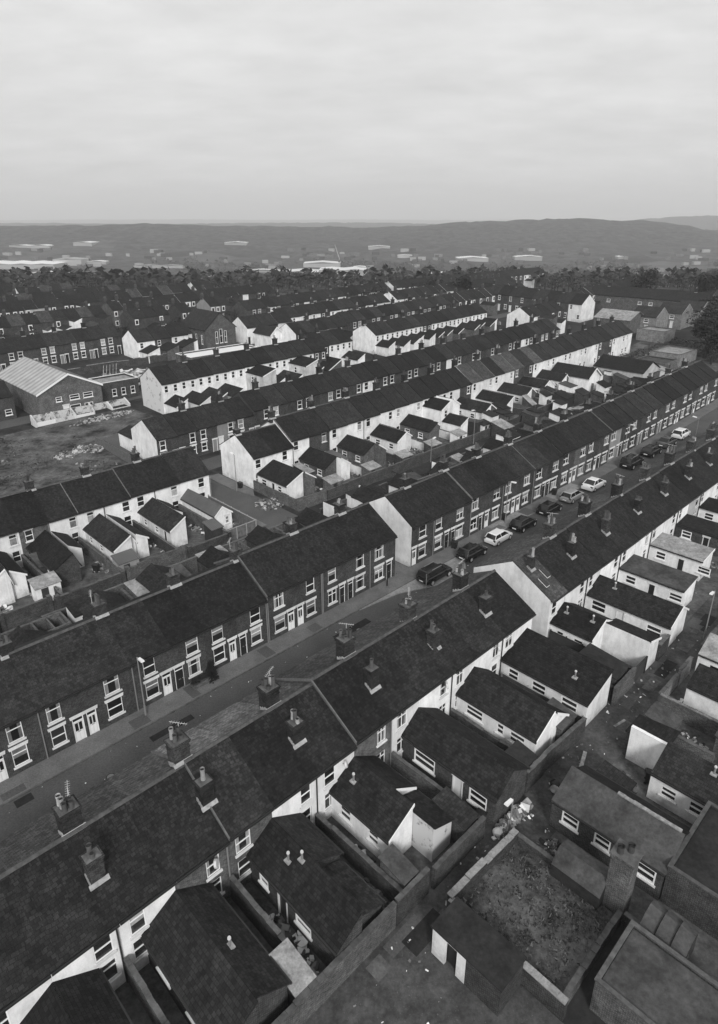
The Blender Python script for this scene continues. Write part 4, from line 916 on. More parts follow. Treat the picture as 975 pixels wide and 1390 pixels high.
# distant terraces far too many to count one by one
R.seed(61)
ds = MB()
def simple_house(a, b, v0, d, ev, rg, wm, rf, win):
    def P(u, v, z):
        x, y = xy(u, v); return (x, y, z+gzb)
    x, y = xy((a+b)/2, v0+d/2)
    gzb = gz(x, min(y, 279))
    w4 = [(a, v0), (b, v0), (b, v0+d), (a, v0+d)]
    ds.face([P(a, v0, -1), P(b, v0, -1), P(b, v0, ev), P(a, v0, ev)], wm); ds.face([P(b, v0+d, -1), P(a, v0+d, -1), P(a, v0+d, ev), P(b, v0+d, ev)], wm)
    m_ = v0+d/2
    ds.face([P(a, v0+d, -1), P(a, v0, -1), P(a, v0, ev), P(a, m_, rg), P(a, v0+d, ev)], wm); ds.face([P(b, v0, -1), P(b, v0+d, -1), P(b, v0+d, ev), P(b, m_, rg), P(b, v0, ev)], wm)
    o = .25; s = (rg-ev)/(d/2)*o
    ds.face([P(a, v0-o, ev-s+.05), P(b, v0-o, ev-s+.05), P(b, m_, rg+.05), P(a, m_, rg+.05)], rf); ds.face([P(b, v0+d+o, ev-s+.05), P(a, v0+d+o, ev-s+.05), P(a, m_, rg+.05), P(b, m_, rg+.05)], rf)
    def bx(u0, u1, v0_, v1_, z0, z1, mt, top=None):
        p = [P(*q) for q in ((u0, v0_, z0), (u1, v0_, z0), (u1, v1_, z0), (u0, v1_, z0), (u0, v0_, z1), (u1, v0_, z1), (u1, v1_, z1), (u0, v1_, z1))]; ds.hexa(p, mt, top)
    if win:
        for xx in ((a+.6, a+1.6),) if win == 1 else ((a+.6, a+1.6), (b-1.6, b-.7)):
            bx(xx[0]-.1, xx[1]+.1, v0-.06, v0-.01, ev-2.0, ev-.3, 'frame_white'); bx(xx[0]+.1, xx[1]-.1, v0-.09, v0-.062, ev-1.75, ev-.6, 'glass_dark')
            bx(xx[0]-.1, xx[1]+.1, v0-.06, v0-.01, .8, 2.4, 'frame_white'); bx(xx[0]+.1, xx[1]-.1, v0-.09, v0-.062, 1.0, 2.2, 'glass_dark')
    if R.random() < .5:
        bx(a-.45, a+.45, m_-.1, m_+.8, rg-.6, rg+1.2, 'brick_dark', 'coping'); 
        for k in range(3): bx(a-.35+k*.28, a-.15+k*.28, m_+.1, m_+.3, rg+1.2, rg+1.65, 'pot')
    if R.random() < .3: bx(a-.4, a+.4, m_-1.0, m_-.7, rg-.75, rg-.55, 'flashing')
    if R.random() < .5:
        L_ = R.uniform(4, 7); hh = R.uniform(2.5, 3.2) if R.random() < .7 else ev-.6; wm2 = R.choice((wm, wm, 'white_render'))
        q = [(a+.2, v0-L_), (b-1.4, v0-L_), (b-1.4, v0-.02), (a+.2, v0-.02)]
        ds.hexa([P(u, v, -1) for u, v in q]+[P(q[0][0], q[0][1], hh), P(q[1][0], q[1][1], hh+1), P(q[2][0], q[2][1], hh+1), P(q[3][0], q[3][1], hh)], wm2, rf)
vv = 197.0; k = 0
while vv < 520:
    v0 = vv; uu = 30+R.uniform(0, 8)
    if k == 0: uu = 36
    run = 0
    while uu < 470:
        x, y = xy(uu, v0+4)
        w_ = 4.2
        if 120 < y < 272 and abs(x) < .64*y+15 and not (k == 0 and 128 < uu < 203):
            gap = vnoise(uu/38, v0/30, 12)
            if gap > .14 and hash2(round(uu/60), k, 3) > .06:
                if run == 0: jit, hj = R.uniform(-2.5, 2.5), R.uniform(-.2, 1.0)
                if run == 0: base_c = R.choice(('brick_dark',)*4+('white_render', 'pale_render'))
                run += 1
                wm = base_c if R.random() < .8 else R.choice(('white_render', 'brick_mid', 'brick_dark', 'grey_render'))
                if (k % 2 == 0) and wm != 'brick_dark' and R.random() < .6: wm = 'brick_dark'
                simple_house(uu, uu+w_, v0+jit, 8.8, 5.2+hj, 7.8+hj+R.choice((0, 0, .25)), wm, R.choice(('slate_dark', 'slate_dark', 'slate_mid', 'slate_dark', 'tile_red')), R.choice((0, 0, 0, 1, 1, 2)))
            else: run = 0; uu += R.uniform(1, 5)
            if R.random() < .05: run = 0; uu += R.uniform(1, 9)
        uu += w_
    vv += 17 if k % 2 == 0 else 21.5; k += 1
# same streets carried on to the right, lower v
for k, (v0, ua, ub) in enumerate(((112, 186, 206), (147, 190, 240), (166, 182, 260), (121, 240, 300), (187, 204, 320))):
    uu = ua
    while uu < ub:
        simple_house(uu, uu+4.2, v0, 8.8, 5.4, 8.0, R.choice(('brick_dark', 'brick_dark', 'white_render', 'brick_mid')), R.choice(('slate_dark', 'slate_mid')), 1); uu += 4.2
tag(put('distant_houses', ds), 'mass of small dark terraced houses filling the town in the distance', 'houses', kind='stuff')
# ------------------------------------------------------------------ buildings of their own
PV = ANG-math.pi/2           # ridge running away from the camera side, long face looking left
def wrow(n, w_, u, v, d, ev, rg, cols, lab, grp, rfs=('slate_dark', 'slate_mid')):
    for i in range(n):
        c = cols[i % len(cols)]
        house(0, w_, 0, d, ev, rg, WL[c], rfs[i % len(rfs)], lab(i, c), grp, [('w', .5, 1.5, ev-1.9, ev-.4, 'ls'), ('w', w_-1.6, w_-.5, .9, 2.4, 'ls'), ('d', .6, 1.5, .02, 2.3, 'wl')],
              [(0, d/2, rg+1.3, .9, .8, 3)] if i % 2 else [], (), lod=1, at=(u, v-i*w_), rz_=PV)
R.seed(71)
wrow(9, 5.0, 217, 156, 9.5, 6.0, 9.0, 'bbbbbbbbw', lambda i, c: ('large white gabled house end standing above the far terraces at right' if c == 'w' else f"dark brick house, {ordw(9-i)} behind the large white gable at far right"), 'row ending in the large white gable')
GSm = 'modern gabled semis at the far right'
for k, (u, v) in enumerate(((216, 93), (229, 90), (238, 87.5), (247, 85.5), (256, 84), (265, 82.5))):
    house(0, 8.5, 0, 9.5, 5.0, 7.6, 'brick_pale', 'slate_mid', f"modern brick house with white gable edges, {ordw(k+1)} of the stepped set at far right", GSm, [('w', 1, 2.4, 3.1, 4.3, ''), ('w', 4.5, 6, 3.1, 4.3, ''), ('w', 1, 2.6, 1, 2.2, ''), ('d', 5, 5.9, .02, 2.1, 'w')], (), (), lod=1, at=(u, v), rz_=PV, name='detached_house', cat='house')
    o = [c for c in COL.objects if c.name.startswith('detached_house')][-1]
    q = MB(); d, w_, ev, rg = 9.5, 8.5, 5.0, 7.6
    for (y0, z0, y1, z1) in ((-.25, ev-.14, d/2, rg+.15), (d/2, rg+.15, d+.25, ev-.14)):
        q.hexa([(w_, y0, z0-.1), (w_+.09, y0, z0-.1), (w_+.09, y1, z1-.1), (w_, y1, z1-.1), (w_, y0, z0+.05), (w_+.09, y0, z0+.05), (w_+.09, y1, z1+.05), (w_, y1, z1+.05)], 'concrete_post')
    put('bargeboard', q, o)
def block(name, u, v, lu, lv, h, mats, label, cat, par=.35, group=None, ops=(), zb=-.8, lops=(), trim='coping', rl=1, u_first=True):
    rt = root(name, u, v, label, cat, group); a = MB()
    a.facade((0, 0, 0), (1, 0, 0), lu, zb, h, [o[1:5] for o in ops], (0, 1, 0), mats[0]); a.facade((0, lv, 0), (0, -1, 0), lv, zb, h, [o[1:5] for o in lops], (1, 0, 0), mats[0])
    a.face([(lu, 0, zb), (lu, lv, zb), (lu, lv, h), (lu, 0, h)], mats[0]); a.face([(lu, lv, zb), (0, lv, zb), (0, lv, h), (lu, lv, h)], mats[0]); put('wall', a, rt)
    b_ = MB(); b_.box(.2, lu-.2, .2, lv-.2, h-par-.1, h-par, mats[1]); put('flat_roof', b_, rt)
    c = MB()
    for (x0, x1, y0, y1) in ((-.05, lu+.05, -.05, .2), (-.05, lu+.05, lv-.2, lv+.05), (-.05, .2, .2, lv-.2), (lu-.2, lu+.05, .2, lv-.2)): c.box(x0, x1, y0, y1, h, h+.1, trim)
    i4 = MB()
    put('parapet', c, rt)
    for o in ops:
        if o[0] == 'w': add_window(rt, (o[1], 0, o[3]), 0, o[2]-o[1], o[4]-o[3], o[5] if len(o) > 5 else '', rl, lintel=False)
        else: add_door(rt, (o[1], 0, o[3]), 0, o[2]-o[1], o[4]-o[3], {'w': 'door_white', 'k': 'door_dark', 'g': 'door_grey'}[o[5][0]], rl, False)
    for o in lops:
        if o[0] == 'w': add_window(rt, (0, lv-o[1], o[3]), -math.pi/2, o[2]-o[1], o[4]-o[3], o[5] if len(o) > 5 else '', rl, lintel=False)
        else: add_door(rt, (0, lv-o[1], o[3]), -math.pi/2, o[2]-o[1], o[4]-o[3], {'w': 'door_white', 'k': 'door_dark', 'g': 'door_grey'}[o[5][0]], rl, False)
    return rt
def gabled(name, u, v, lu, lv, ev, rg, wm, rf, label, cat, rf2=None, ops=(), lops=(), trim=None, group=None, over=.3):
    # ridge along v, gable towards -v
    rt = root(name, u, v, label, cat, group); a = MB(); zb = -.8
    a.facade((0, 0, 0), (1, 0, 0), lu, zb, ev, [o[1:5] for o in ops], (0, 1, 0), wm); a.facade((0, lv, 0), (0, -1, 0), lv, zb, ev, [o[1:5] for o in lops], (1, 0, 0), wm)
    a.face([(0, 0, ev), (lu, 0, ev), (lu/2, 0, rg)], wm); a.face([(lu, lv, zb), (0, lv, zb), (0, lv, ev), (lu/2, lv, rg), (lu, lv, ev)], wm); a.face([(lu, 0, zb), (lu, lv, zb), (lu, lv, ev), (lu, 0, ev)], wm); put('wall', a, rt)
    r = MB(); s = (rg-ev)/(lu/2); t = .14; e = over
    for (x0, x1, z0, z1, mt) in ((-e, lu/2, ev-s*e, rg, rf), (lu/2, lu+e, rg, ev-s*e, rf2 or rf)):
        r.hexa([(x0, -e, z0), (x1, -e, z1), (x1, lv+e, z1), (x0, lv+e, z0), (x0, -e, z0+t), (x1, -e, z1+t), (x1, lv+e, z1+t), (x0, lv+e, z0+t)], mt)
    ro = put('roof', r, rt)
    if trim:
        q = MB()
        for (x0, x1, z0, z1) in ((-e, lu/2, ev-s*e, rg), (lu/2, lu+e, rg, ev-s*e)):
            q.hexa([(x0, -e-.08, z0-.15), (x1, -e-.08, z1-.15), (x1, -e, z1-.15), (x0, -e, z0-.15), (x0, -e-.08, z0+t+.1), (x1, -e-.08, z1+t+.1), (x1, -e, z1+t+.1), (x0, -e, z0+t+.1)], trim)
        put('bargeboard', q, rt)
    for o in ops:
        if o[0] == 'w': add_window(rt, (o[1], 0, o[3]), 0, o[2]-o[1], o[4]-o[3], o[5] if len(o) > 5 else '', 1, lintel=False)
        else: add_door(rt, (o[1], 0, o[3]), 0, o[2]-o[1], o[4]-o[3], {'w': 'door_white', 'k': 'door_dark', 'g': 'door_grey'}[o[5][0]], 1, False)
    for o in lops:
        if o[0] == 'w': add_window(rt, (0, lv-o[1], o[3]), -math.pi/2, o[2]-o[1], o[4]-o[3], '', 1, lintel=False)
        else: add_door(rt, (0, lv-o[1], o[3]), -math.pi/2, o[2]-o[1], o[4]-o[3], {'w': 'door_white', 'k': 'door_dark', 'g': 'door_grey'}[o[5][0]], 1, False)
    return rt
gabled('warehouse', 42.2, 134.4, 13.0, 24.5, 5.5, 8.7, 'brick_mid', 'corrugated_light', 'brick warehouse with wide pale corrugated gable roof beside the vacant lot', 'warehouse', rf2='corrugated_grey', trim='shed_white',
       ops=[('d', 4.6, 5.8, .02, 2.4, 'w'), ('w', 6.0, 8.2, 1.0, 2.3, 'm'), ('w', 6.2, 8.2, 3.3, 4.4, 'm'), ('w', 9.0, 11.0, 3.3, 4.4, 'm'), ('w', 9.0, 10.8, 1.0, 2.2, 'm'), ('w', 3.4, 4.6, 3.4, 4.4, '')])
block('workshop', 56.4, 137.4, 8.6, 6.5, 4.4, ('brick_dark', 'felt_light'), 'low dark brick workshop with arched white windows beside the scrap yard', 'workshop', ops=[('w', 2.3, 3.3, 1.2, 2.8, 'm'), ('w', 4.4, 5.4, 1.2, 2.8, 'm'), ('w', 6.6, 7.6, 1.2, 2.8, 'm')], trim='shed_white')
house(0, 5.0, 0, 8, 4.8, 7.2, 'brick_dark', 'slate_dark', 'small brick house at the left edge beside the warehouse', None, [('w', .6, 1.9, 3, 4.2, ''), ('w', 3, 4.3, 1, 2.2, ''), ('d', .6, 1.5, .02, 2.1, 'k')], (), (), lod=1, at=(34.5, 140.5), name='detached_house', cat='house')
gabled('church_hall', 99.3, 163.8, 10.2, 13.5, 6.2, 10.6, 'brick_mid', 'slate_mid', 'large brick church hall with steep slate roof and tall windows', 'church hall', ops=[('w', 3.2, 4.0, 2.0, 5.4, 'k'), ('w', 4.6, 5.6, 2.0, 6.0, 'k'), ('w', 6.2, 7.0, 2.0, 5.4, 'k')], lops=[('w', 2, 2.8, 2, 4.6, 'k'), ('w', 5, 5.8, 2, 4.6, 'k'), ('w', 8, 8.8, 2, 4.6, 'k'), ('w', 11, 11.8, 2, 4.6, 'k')])
block('flat_roofed_store', 84.5, 147.5, 21, 7.5, 3.6, ('brick_mid', 'shed_white'), 'long low store with bright white flat roof below the church hall', 'store', trim='shed_white')
gabled('shed', 113, 151.5, 4.4, 8, 4.6, 6.6, 'white_render', 'slate_dark', 'white gabled building below the church hall, beside the flat white roof', 'building', trim='frame_white')
block('garage', 203.6, 76.5, 8, 8.5, 3.6, ('brick_pale', 'felt_light'), 'pale square flat-roofed garage at far right beside rough ground', 'garage')
gabled('workshop', 208, 89.5, 11.5, 12, 4.6, 6.8, 'brick_mid', 'felt_light', 'broad brick workshop with rounded pale roof at far right', 'workshop', rf2='slate_mid', trim='coping')
house(0, 44, 0, 10, 5.6, 8.6, 'brick_mid', 'slate_dark', 'long low brick block with dark roof under the round tree at far right', None, [('w', 8, 9.4, 3.2, 4.3, ''), ('w', 20, 21.4, 3.2, 4.3, ''), ('w', 24, 25.4, 3.2, 4.3, ''), ('w', 37, 38.2, 3.2, 4.3, '')], [(6, 5, 9.8, .9, .8, 3), (38, 5, 9.8, .9, .8, 3)], (), lod=1, at=(246, 124), rz_=PV, name='apartment_block', cat='apartment block')
# back buildings on open ground between terraces at right
gabled('shed', 139.5, 67.5, 5.5, 9.5, 3.4, 5.2, 'white_render', 'slate_dark', 'white gabled shed behind the street row, right half, beside a leaning pole', 'shed', trim='frame_white')
gabled('workshop', 152, 60.5, 9, 12, 3.6, 5.6, 'pale_render', 'slate_dark', 'pale workshop with broad roof among the right-hand back yards', 'workshop')
block('garage', 166, 61, 8, 8, 3.1, ('brick_mid', 'felt_roof'), 'flat-roofed brick garage in the yards at the right behind the street row', 'garage')
block('garage', 178, 62, 12, 8, 3.3, ('brick_pale', 'felt_light'), 'pale flat-roofed garage block nearest the rough ground at right', 'garage')
# ruined outbuilding wall along the lot
R.seed(81)
rt = root('ruined_wall', 40.0, 131.8, 'ruined brick wall with stubs of cross walls and white plaster along the vacant lot', 'wall')
a = MB(); a.box(0, 20, 2.1, 2.35, -.4, 1.9, 'brick_patch', 'coping'); put('back_wall', a, rt)
for k in range(6):
    b_ = MB(); s = k*3.9; hh = 1.9+R.uniform(-.3, .7)
    b_.hexa([(s, -.2, -.3), (s+.3, -.2, -.3), (s+.3, 2.1, -.3), (s, 2.1, -.3), (s, -.2, .9+R.random()), (s+.3, -.2, .9+R.random()*.5), (s+.3, 2.1, hh), (s, 2.1, hh)], 'brick_worn_white'); put('cross_wall', b_, rt)
for k in range(5):
    if k == 3: continue
    b_ = MB(); b_.box(k*3.9+.3, k*3.9+3.9, -.1, .12, -.3, R.uniform(.5, .9), 'brick_worn_white'); put('low_wall', b_, rt)
heap('rubble_heap', 41.0, 112.5, 4.6, 2.6, 420, 'pale heap of broken bricks and boards on the vacant lot', ('rubble_light', 'rubble_light', 'wood_grey', 'brick_mid'), .08, .4, .5)
heap('rubble_heap', 38, 104, 6, 4, 160, 'thin scatter of pale debris on the near part of the vacant lot', ('rubble_light', 'wood_grey', 'brick_mid'), .05, .25, .1)
heap('rubble_heap', 30, 120, 9, 5, 220, 'scatter of stones across the left of the vacant lot', ('rubble_light', 'wood_grey', 'brick_mid', 'coping'), .05, .3, .12)
heap('rubble_heap', 52, 128, 7, 1.6, 160, 'broken pale bricks lying below the ruined wall', ('rubble_light', 'rubble_light', 'brick_mid'), .08, .4, .2)
# scrap yard behind the workshop
heap('scrap', 70, 152, 9, 7, 420, 'jumbled scrap and timber in the yard behind the workshop', ('metal_grey', 'rubble_light', 'wood_grey', 'plastic_dark', 'metal_light'), .2, .9, 1.2)
fr = root('timber_stack', 63, 152, 'tall leaning timber frame standing in the scrap yard', 'frame')
for k in range(5):
    b_ = MB(); b_.tube((k*.8, 0, 0), (k*.8+1.0, .6, 4.4), .09, .07, 'rubble_light', 5); put('pole', b_, fr)
wall(57.5, 144.3, 57.5, 163, 2.2, 'brick_mid', 'brick wall between warehouse and scrap yard', name='boundary_wall')
wall(60, 165, 88, 162.5, 1.9, 'brick_dark', 'long pale-topped wall behind the scrap yard along the arched terrace', coping='rubble_light', name='boundary_wall')
# ------------------------------------------------------------------ fences and walls of the yards
R.seed(91)
fence(44.6, 98.6, 44.6, 114.8, 1.9, 'board fence running along the right edge of the vacant lot', mat='wood_grey', post='wood_grey')
fence(44.9, 65.6, 44.9, 77.2, 1.7, 'fence with white concrete posts beside the side road, long run', mat='wood_grey', post='concrete_post', step=1.9)
fence(40.3, 65.6, 44.9, 65.6, 1.7, 'short return of the concrete-post fence at the alley corner', mat='wood_grey', post='concrete_post', step=1.5)
for k, (a_, b_, m_, c_) in enumerate(((-4, 12.6, 'brick_dark', 'brick yard wall at the far left beyond the alley'), (12.7, 18, 'brick_dark', 'pale-coped dark brick wall beyond the alley below the white wing'), (18.1, 26, 'brick_dark', 'dark brick wall beyond the alley below the dark wing'), (26.1, 33.8, 'brick_mid', 'brick wall beyond the alley below the broad white gable'), (33.9, 40.2, 'brick_dark', 'dark wall beyond the alley with a door gap, below the dish house'))):
    wall(a_, 64.4+(.3 if k % 2 else 0), b_, 64.4+(.3 if k % 2 else 0), 1.9+.15*(k % 2), m_, c_, piers=(0.3, b_-a_-.3))
wall(-4, 61.8, 22, 61.8, 1.8, 'brick_dark', 'long brick wall on the near side of the alley at left'); wall(22.4, 61.9, 49.2, 61.9, 1.9, 'brick_mid', 'brick wall on the near side of the alley up to the passage')
wall(53, 61.8, 90, 61.8, 1.9, 'brick_dark', 'long brick wall behind the street row right of the white gable'); wall(90.4, 62.2, 134, 62.2, 1.4, 'brick_dark', 'long brick wall behind the far part of the street row')
wall(53.2, 67.2, 58.5, 66.7, 1.6, 'brick_mid', 'curved-end rubble wall of the first yard right of the side road'); wall(53.2, 67.3, 53.2, 77.5, 1.5, 'brick_mid', 'brick wall along the side road below the white gable')
wall(58.8, 66.8, 100, 66.6, 1.5, 'brick_dark', 'long dark wall beyond the alley behind the long terrace'); wall(100.4, 67, 134, 66.8, 1.4, 'brick_dark', 'long brick wall far along the alley')
for k, u_ in enumerate((12.3, 19.2, 26.0, 33.3, 40.2)):
    wall(u_, 64.8, u_, 77.3, 1.6, 'brick_dark' if k % 2 else 'brick_mid', ['brick wall dividing the yards at the far left beyond the alley', 'brick wall dividing yards left of the dark wing', 'wall dividing yards left of the broad white gabled wing', 'wall dividing yards between the two white wings', 'low wall dividing yards left of the corrugated wing'][k], t=.2)
x = 61.2; k = 0
while x < 125:
    wall(x, 67, x, 78.3, 1.6, R.choice(('brick_dark', 'brick_mid', 'white_render')), f"yard wall behind the long terrace, {ordw(k+1)} from the side road", t=.2, group='yard walls of the long terrace'); x += 7.85/2*2 if k else 7.9; k += 1
x = 6.0; k = 0
for x in (6.0, 13.1, 17.2, 24.2, 31.1, 38.2, 45.2):
    wall(x, 53.6, x, 61.7, 1.7, R.choice(('brick_dark', 'brick_mid')), f"yard wall behind the left half of the street row, {ordw(k+1)} from the left", t=.2, group='yard walls behind the street row'); k += 1
k = 0
for x in (56.3, 63.9, 71.1, 79, 87, 95, 103, 111.3, 119.8, 128.3):
    wall(x, 53.6, x, 61.7, 1.7, R.choice(('brick_dark', 'brick_mid', 'brick_worn_white')), f"yard wall behind the right half of the street row, {ordw(k+1)} from the white gable", t=.2, group='yard walls behind the street row'); k += 1
# outbuildings at the yard ends behind the street row
GO = 'privies and sheds at the yard ends behind the street row'
def outhouse(u, v, lu, lv, h0, h1, wm, rf, label, group=GO, door=True, rot=0):
    rt = root('outhouse', u, v, label, 'outhouse', group); a = MB()
    a.hexa([(0, 0, -.4), (lu, 0, -.4), (lu, lv, -.4), (0, lv, -.4), (0, 0, h0), (lu, 0, h0), (lu, lv, h1), (0, lv, h1)], wm); put('wall', a, rt)
    r = MB(); e = .12; s = (h1-h0)/lv
    r.hexa([(-e, -e, h0-s*e+.003), (lu+e, -e, h0-s*e+.003), (lu+e, lv+e, h1+s*e+.003), (-e, lv+e, h1+s*e+.003), (-e, -e, h0-s*e+.09), (lu+e, -e, h0-s*e+.09), (lu+e, lv+e, h1+s*e+.09), (-e, lv+e, h1+s*e+.09)], rf); put('roof', r, rt)
    if door:
        d = MB(); d.box(lu*.2, lu*.2+.75, -.03, -.003, .02, 1.85, 'wood_dark'); put('door', d, rt)
outhouse(24.5, 58.2, 3.6, 2.9, 2.1, 2.4, 'brick_mid', 'felt_light', 'brick outhouse with a pale flat roof behind the street row at left')
outhouse(33.3, 58.2, 3.2, 3.0, 2.3, 2.5, 'brick_dark', 'felt_light', 'outhouse with bright flat roof seen over the street row ridge, left of the passage')
outhouse(18.2, 59, 3.2, 2.4, 2.1, 2.5, 'white_render', 'slate_dark', 'small white gabled outhouse behind the street row chimney at left')
outhouse(58.0, 58.3, 3.8, 3.6, 2.4, 2.8, 'white_render', 'felt_dark', 'white-walled outhouse just left behind the white gable end roof', None)
outhouse(71.8, 60, 4.8, 1.6, 2.2, 2.6, 'brick_dark', 'felt_dark', 'dark low outhouse at the alley behind the street row')
outhouse(94.5, 58.5, 4.0, 3.1, 2.8, 3.2, 'white_render', 'slate_dark', 'white-walled store behind the far street row')
outhouse(103.5, 58.5, 4.0, 3.1, 2.6, 3.0, 'brick_mid', 'slate_dark', 'brick store behind the far street row')
outhouse(112.5, 59, 4.0, 2.6, 2.6, 3.0, 'white_render', 'felt_dark', 'white store far behind the street row near its right end')
outhouse(41, 60, 2.6, 1.7, 2.0, 2.3, 'brick_dark', 'felt_dark', 'small dark outhouse behind the street row near the passage')
outhouse(66, 59, 2.6, 2.5, 2.1, 2.5, 'brick_mid', 'slate_dark', 'brick outhouse behind the third house right of the white gable')
outhouse(86, 64.8-4.6, 2.6, 1.5, 2.1, 2.5, 'brick_mid', 'felt_light', 'outhouse with pale roof by the alley lamp')
for k, u_ in enumerate((17.3, 60.0, 68.2, 76.0, 83.6, 91, 98.8, 106.5)):
    outhouse(u_, 67.3, 2.6, 1.8, 2.0, 2.4, R.choice(('brick_dark', 'brick_mid', 'white_render')), R.choice(('felt_dark', 'felt_light')), f"small outhouse against the alley wall of the long terrace, {ordw(k+1)} from the left", 'outhouses against the alley wall')
for k, (u_, c_) in enumerate(((8.5, 'b'), (14.6, 'o'), (28.6, 'w'), (37.9, 'o'), (46, 'b'), (53.2, 'o'), (61.6, 'b'), (69.4, 'w'), (77.4, 'o'), (81.3, 'b'), (90.2, 'o'), (99.4, 'b'), (108.6, 'w'), (117.5, 'b'))):
    if c_ != 'o': outhouse(u_, 59.2-(k % 3)*.5, 2.2, 2.2, 2.0, 2.5, {'b': 'brick_mid', 'w': 'white_render'}[c_], R.choice(('felt_roof', 'slate_dark', 'felt_light')), f"small yard-end outhouse behind the street row, {ordw(k+1)} counted from the left", 'yard-end outhouses behind the street row')
    else:
        rt = root('outhouse', u_, 58.6, f"roofless yard-end outhouse behind the street row, {ordw(k+1)} counted from the left", 'outhouse', 'yard-end outhouses behind the street row'); a = MB()
        for (x0, x1, y0, y1) in ((0, 3, 0, .2), (0, 3, 2.6, 2.8), (0, .2, .2, 2.6), (2.8, 3, .2, 2.6), (1.4, 1.55, .2, 2.6)): a.box(x0, x1, y0, y1, -.4, 2.0, 'brick_mid', 'coping')
        put('wall', a, rt)
for k, (u_, v_, lu, lv) in enumerate(((19.4, 71.8, .7, 3), (26.1, 66, 2.4, 1.8), (38.6, 66.2, 1.6, 2), (60.3, 73, 1.3, 3.6), (68, 73.5, 1.5, 4), (75.8, 73.2, 1.4, 4), (91.3, 73, 1.6, 4), (99, 72, 1.5, 3))):
    outhouse(u_, v_, lu, lv, 2.1, 2.5, R.choice(('brick_mid', 'wood_dark', 'grey_render')), R.choice(('felt_light', 'felt_roof', 'corrugated_grey')), f"narrow lean-to squeezed between wings beyond the alley, {ordw(k+1)} from the left", 'lean-tos between the wings')
for k, (u_, v_, lu, lv, m_, r_) in enumerate(((5.6, 17.3, 1.2, 3, 'brick_mid', 'felt_roof'), (12.4, 17.3, 1.2, 2.2, 'wood_dark', 'felt_light'), (20.85, 17.4, 1.1, 2.0, 'brick_mid', 'felt_roof'), (26.5, 17.2, 1.4, 2.6, 'brick_dark', 'slate_mid'), (44.9, 11.2, 2, 2, 'brick_mid', 'felt_roof'), (36.6, 11, 1.4, 2.2, 'brick_dark', 'slate_mid'), (46.5, 5.5, 2.4, 3, 'brick_mid', 'felt_roof'))):
    outhouse(u_, v_, lu, lv, 2.0, 2.35, m_, r_, ['small shed in the bottom left yard by the lane wall', 'timber shed left of the mossy wing at the lane wall', 'small shed right of the mossy wing at the lane wall', 'lean-to with slates right of the peeling outhouse', 'low brick shed right of the tall blank white wall', 'slated lean-to between the grey-roofed wing and the bin yard', 'brick shed beside the garden wall at the right edge', 'timber lean-to against the grey-roofed wing above the canopy'][k], None)
R.seed(303)
for k in range(34):
    u_ = 98+k*2.05+R.uniform(-.5, .5); v_ = R.choice((56.2, 58.6, 60.0, 63.2, 64.4, 68.0, 69.2)); lu, lv = R.uniform(1.6, 3.4), R.uniform(1.6, 3.2)
    outhouse(u_, v_, lu, lv, R.uniform(1.9, 2.8), R.uniform(2.3, 3.4), R.choice(('brick_dark', 'brick_dark', 'brick_mid', 'white_render', 'wood_dark')), R.choice(('slate_dark', 'slate_mid', 'felt_dark', 'felt_roof', 'felt_light')), 'small mixed outbuilding in the crowded yards between the far street row and the long terrace', 'crowded far yard outbuildings', door=k % 3 == 0)
for k in range(22):
    u_ = 101+k*3.1; v_ = R.choice((53.8, 67.0)); wall(u_, v_, u_+R.uniform(-.2, .2), v_+R.uniform(7, 9.5), R.uniform(1.3, 1.9), R.choice(('brick_dark', 'brick_mid', 'brick_pale')), 'cross wall in the crowded yards between the far street row and the long terrace', t=.2, group='far yard cross walls', cat='wall')
# near row yards
wall(-6, 17.0, 19.6, 17.0, 1.9, 'brick_mid', 'long brick wall along the lane behind the nearest yards at the bottom', step=.12)
wall(19.7, 17.0, 22.6, 17.0, 2.1, 'brick_dark', 'taller dark wall piece by the white wing along the lane'); wall(23, 16.9, 28.3, 16.9, 1.8, 'brick_dark', 'dark wall along the narrow alley beside the peeling outhouse')
wall(33.5, 16.9, 36.0, 16.9, 1.9, 'brick_dark', 'short wall behind the dark wing by the alley'); wall(36.1, 17.0, 41.8, 16.7, 1.8, 'brick_dark', 'dark wall closing the yard of the white gabled wing')
wall(46.8, 16.6, 50.7, 16.6, 1.8, 'brick_mid', 'wall closing the yard at the tall white gable gap'); wall(55.7, 16.5, 58.0, 16.5, 1.8, 'brick_dark', 'short dark wall right of the big white blank wall')
GY = 'yard walls behind the nearest row'
for u_, va, mt, lb in ((7.0, 17.2, 'brick_mid', 'dark brick yard wall at the bottom left corner'), (13.75, 17.2, 'brick_dark', 'tall dark yard wall left of the big mossy wing'), (20.6, 17.2, 'brick_dark', 'dark yard wall between the mossy wing and the white wing'), (28.15, 17.1, 'brick_mid', 'pale-topped brick wall left of the dark wing'), (35.35, 17.1, 'brick_dark', 'dark yard wall left of the white gabled wing'),
                       (47.3, 17.0, 'brick_dark', 'dark yard wall right of the long white windowed wing')):
    wall(u_, va, u_, 25.2, {35.35: 1.25, 28.15: 1.55, 20.6: 1.6, 47.3: 1.5}.get(u_, 1.85), mt, lb, t=.22, group=None)
fence(41.9, 17.0, 41.9, 24.6, 1.7, 'dark board fence with pale posts beside the patched white wing', mat='planks', post='concrete_post', step=2.4)
fence(50.5, 16.6, 50.5, 24.9, 1.8, 'dark plank fence below the tall white gable', mat='planks'); fence(50.6, 16.6, 53.1, 16.6, 1.8, 'dark plank fence end facing the alley below the white blank wall', mat='planks')
outhouse(38.8, 17.2, 2.2, 2.0, 2.2, 2.6, 'brick_dark', 'felt_roof', 'small grey-roofed outhouse right of the white gabled wing', None)
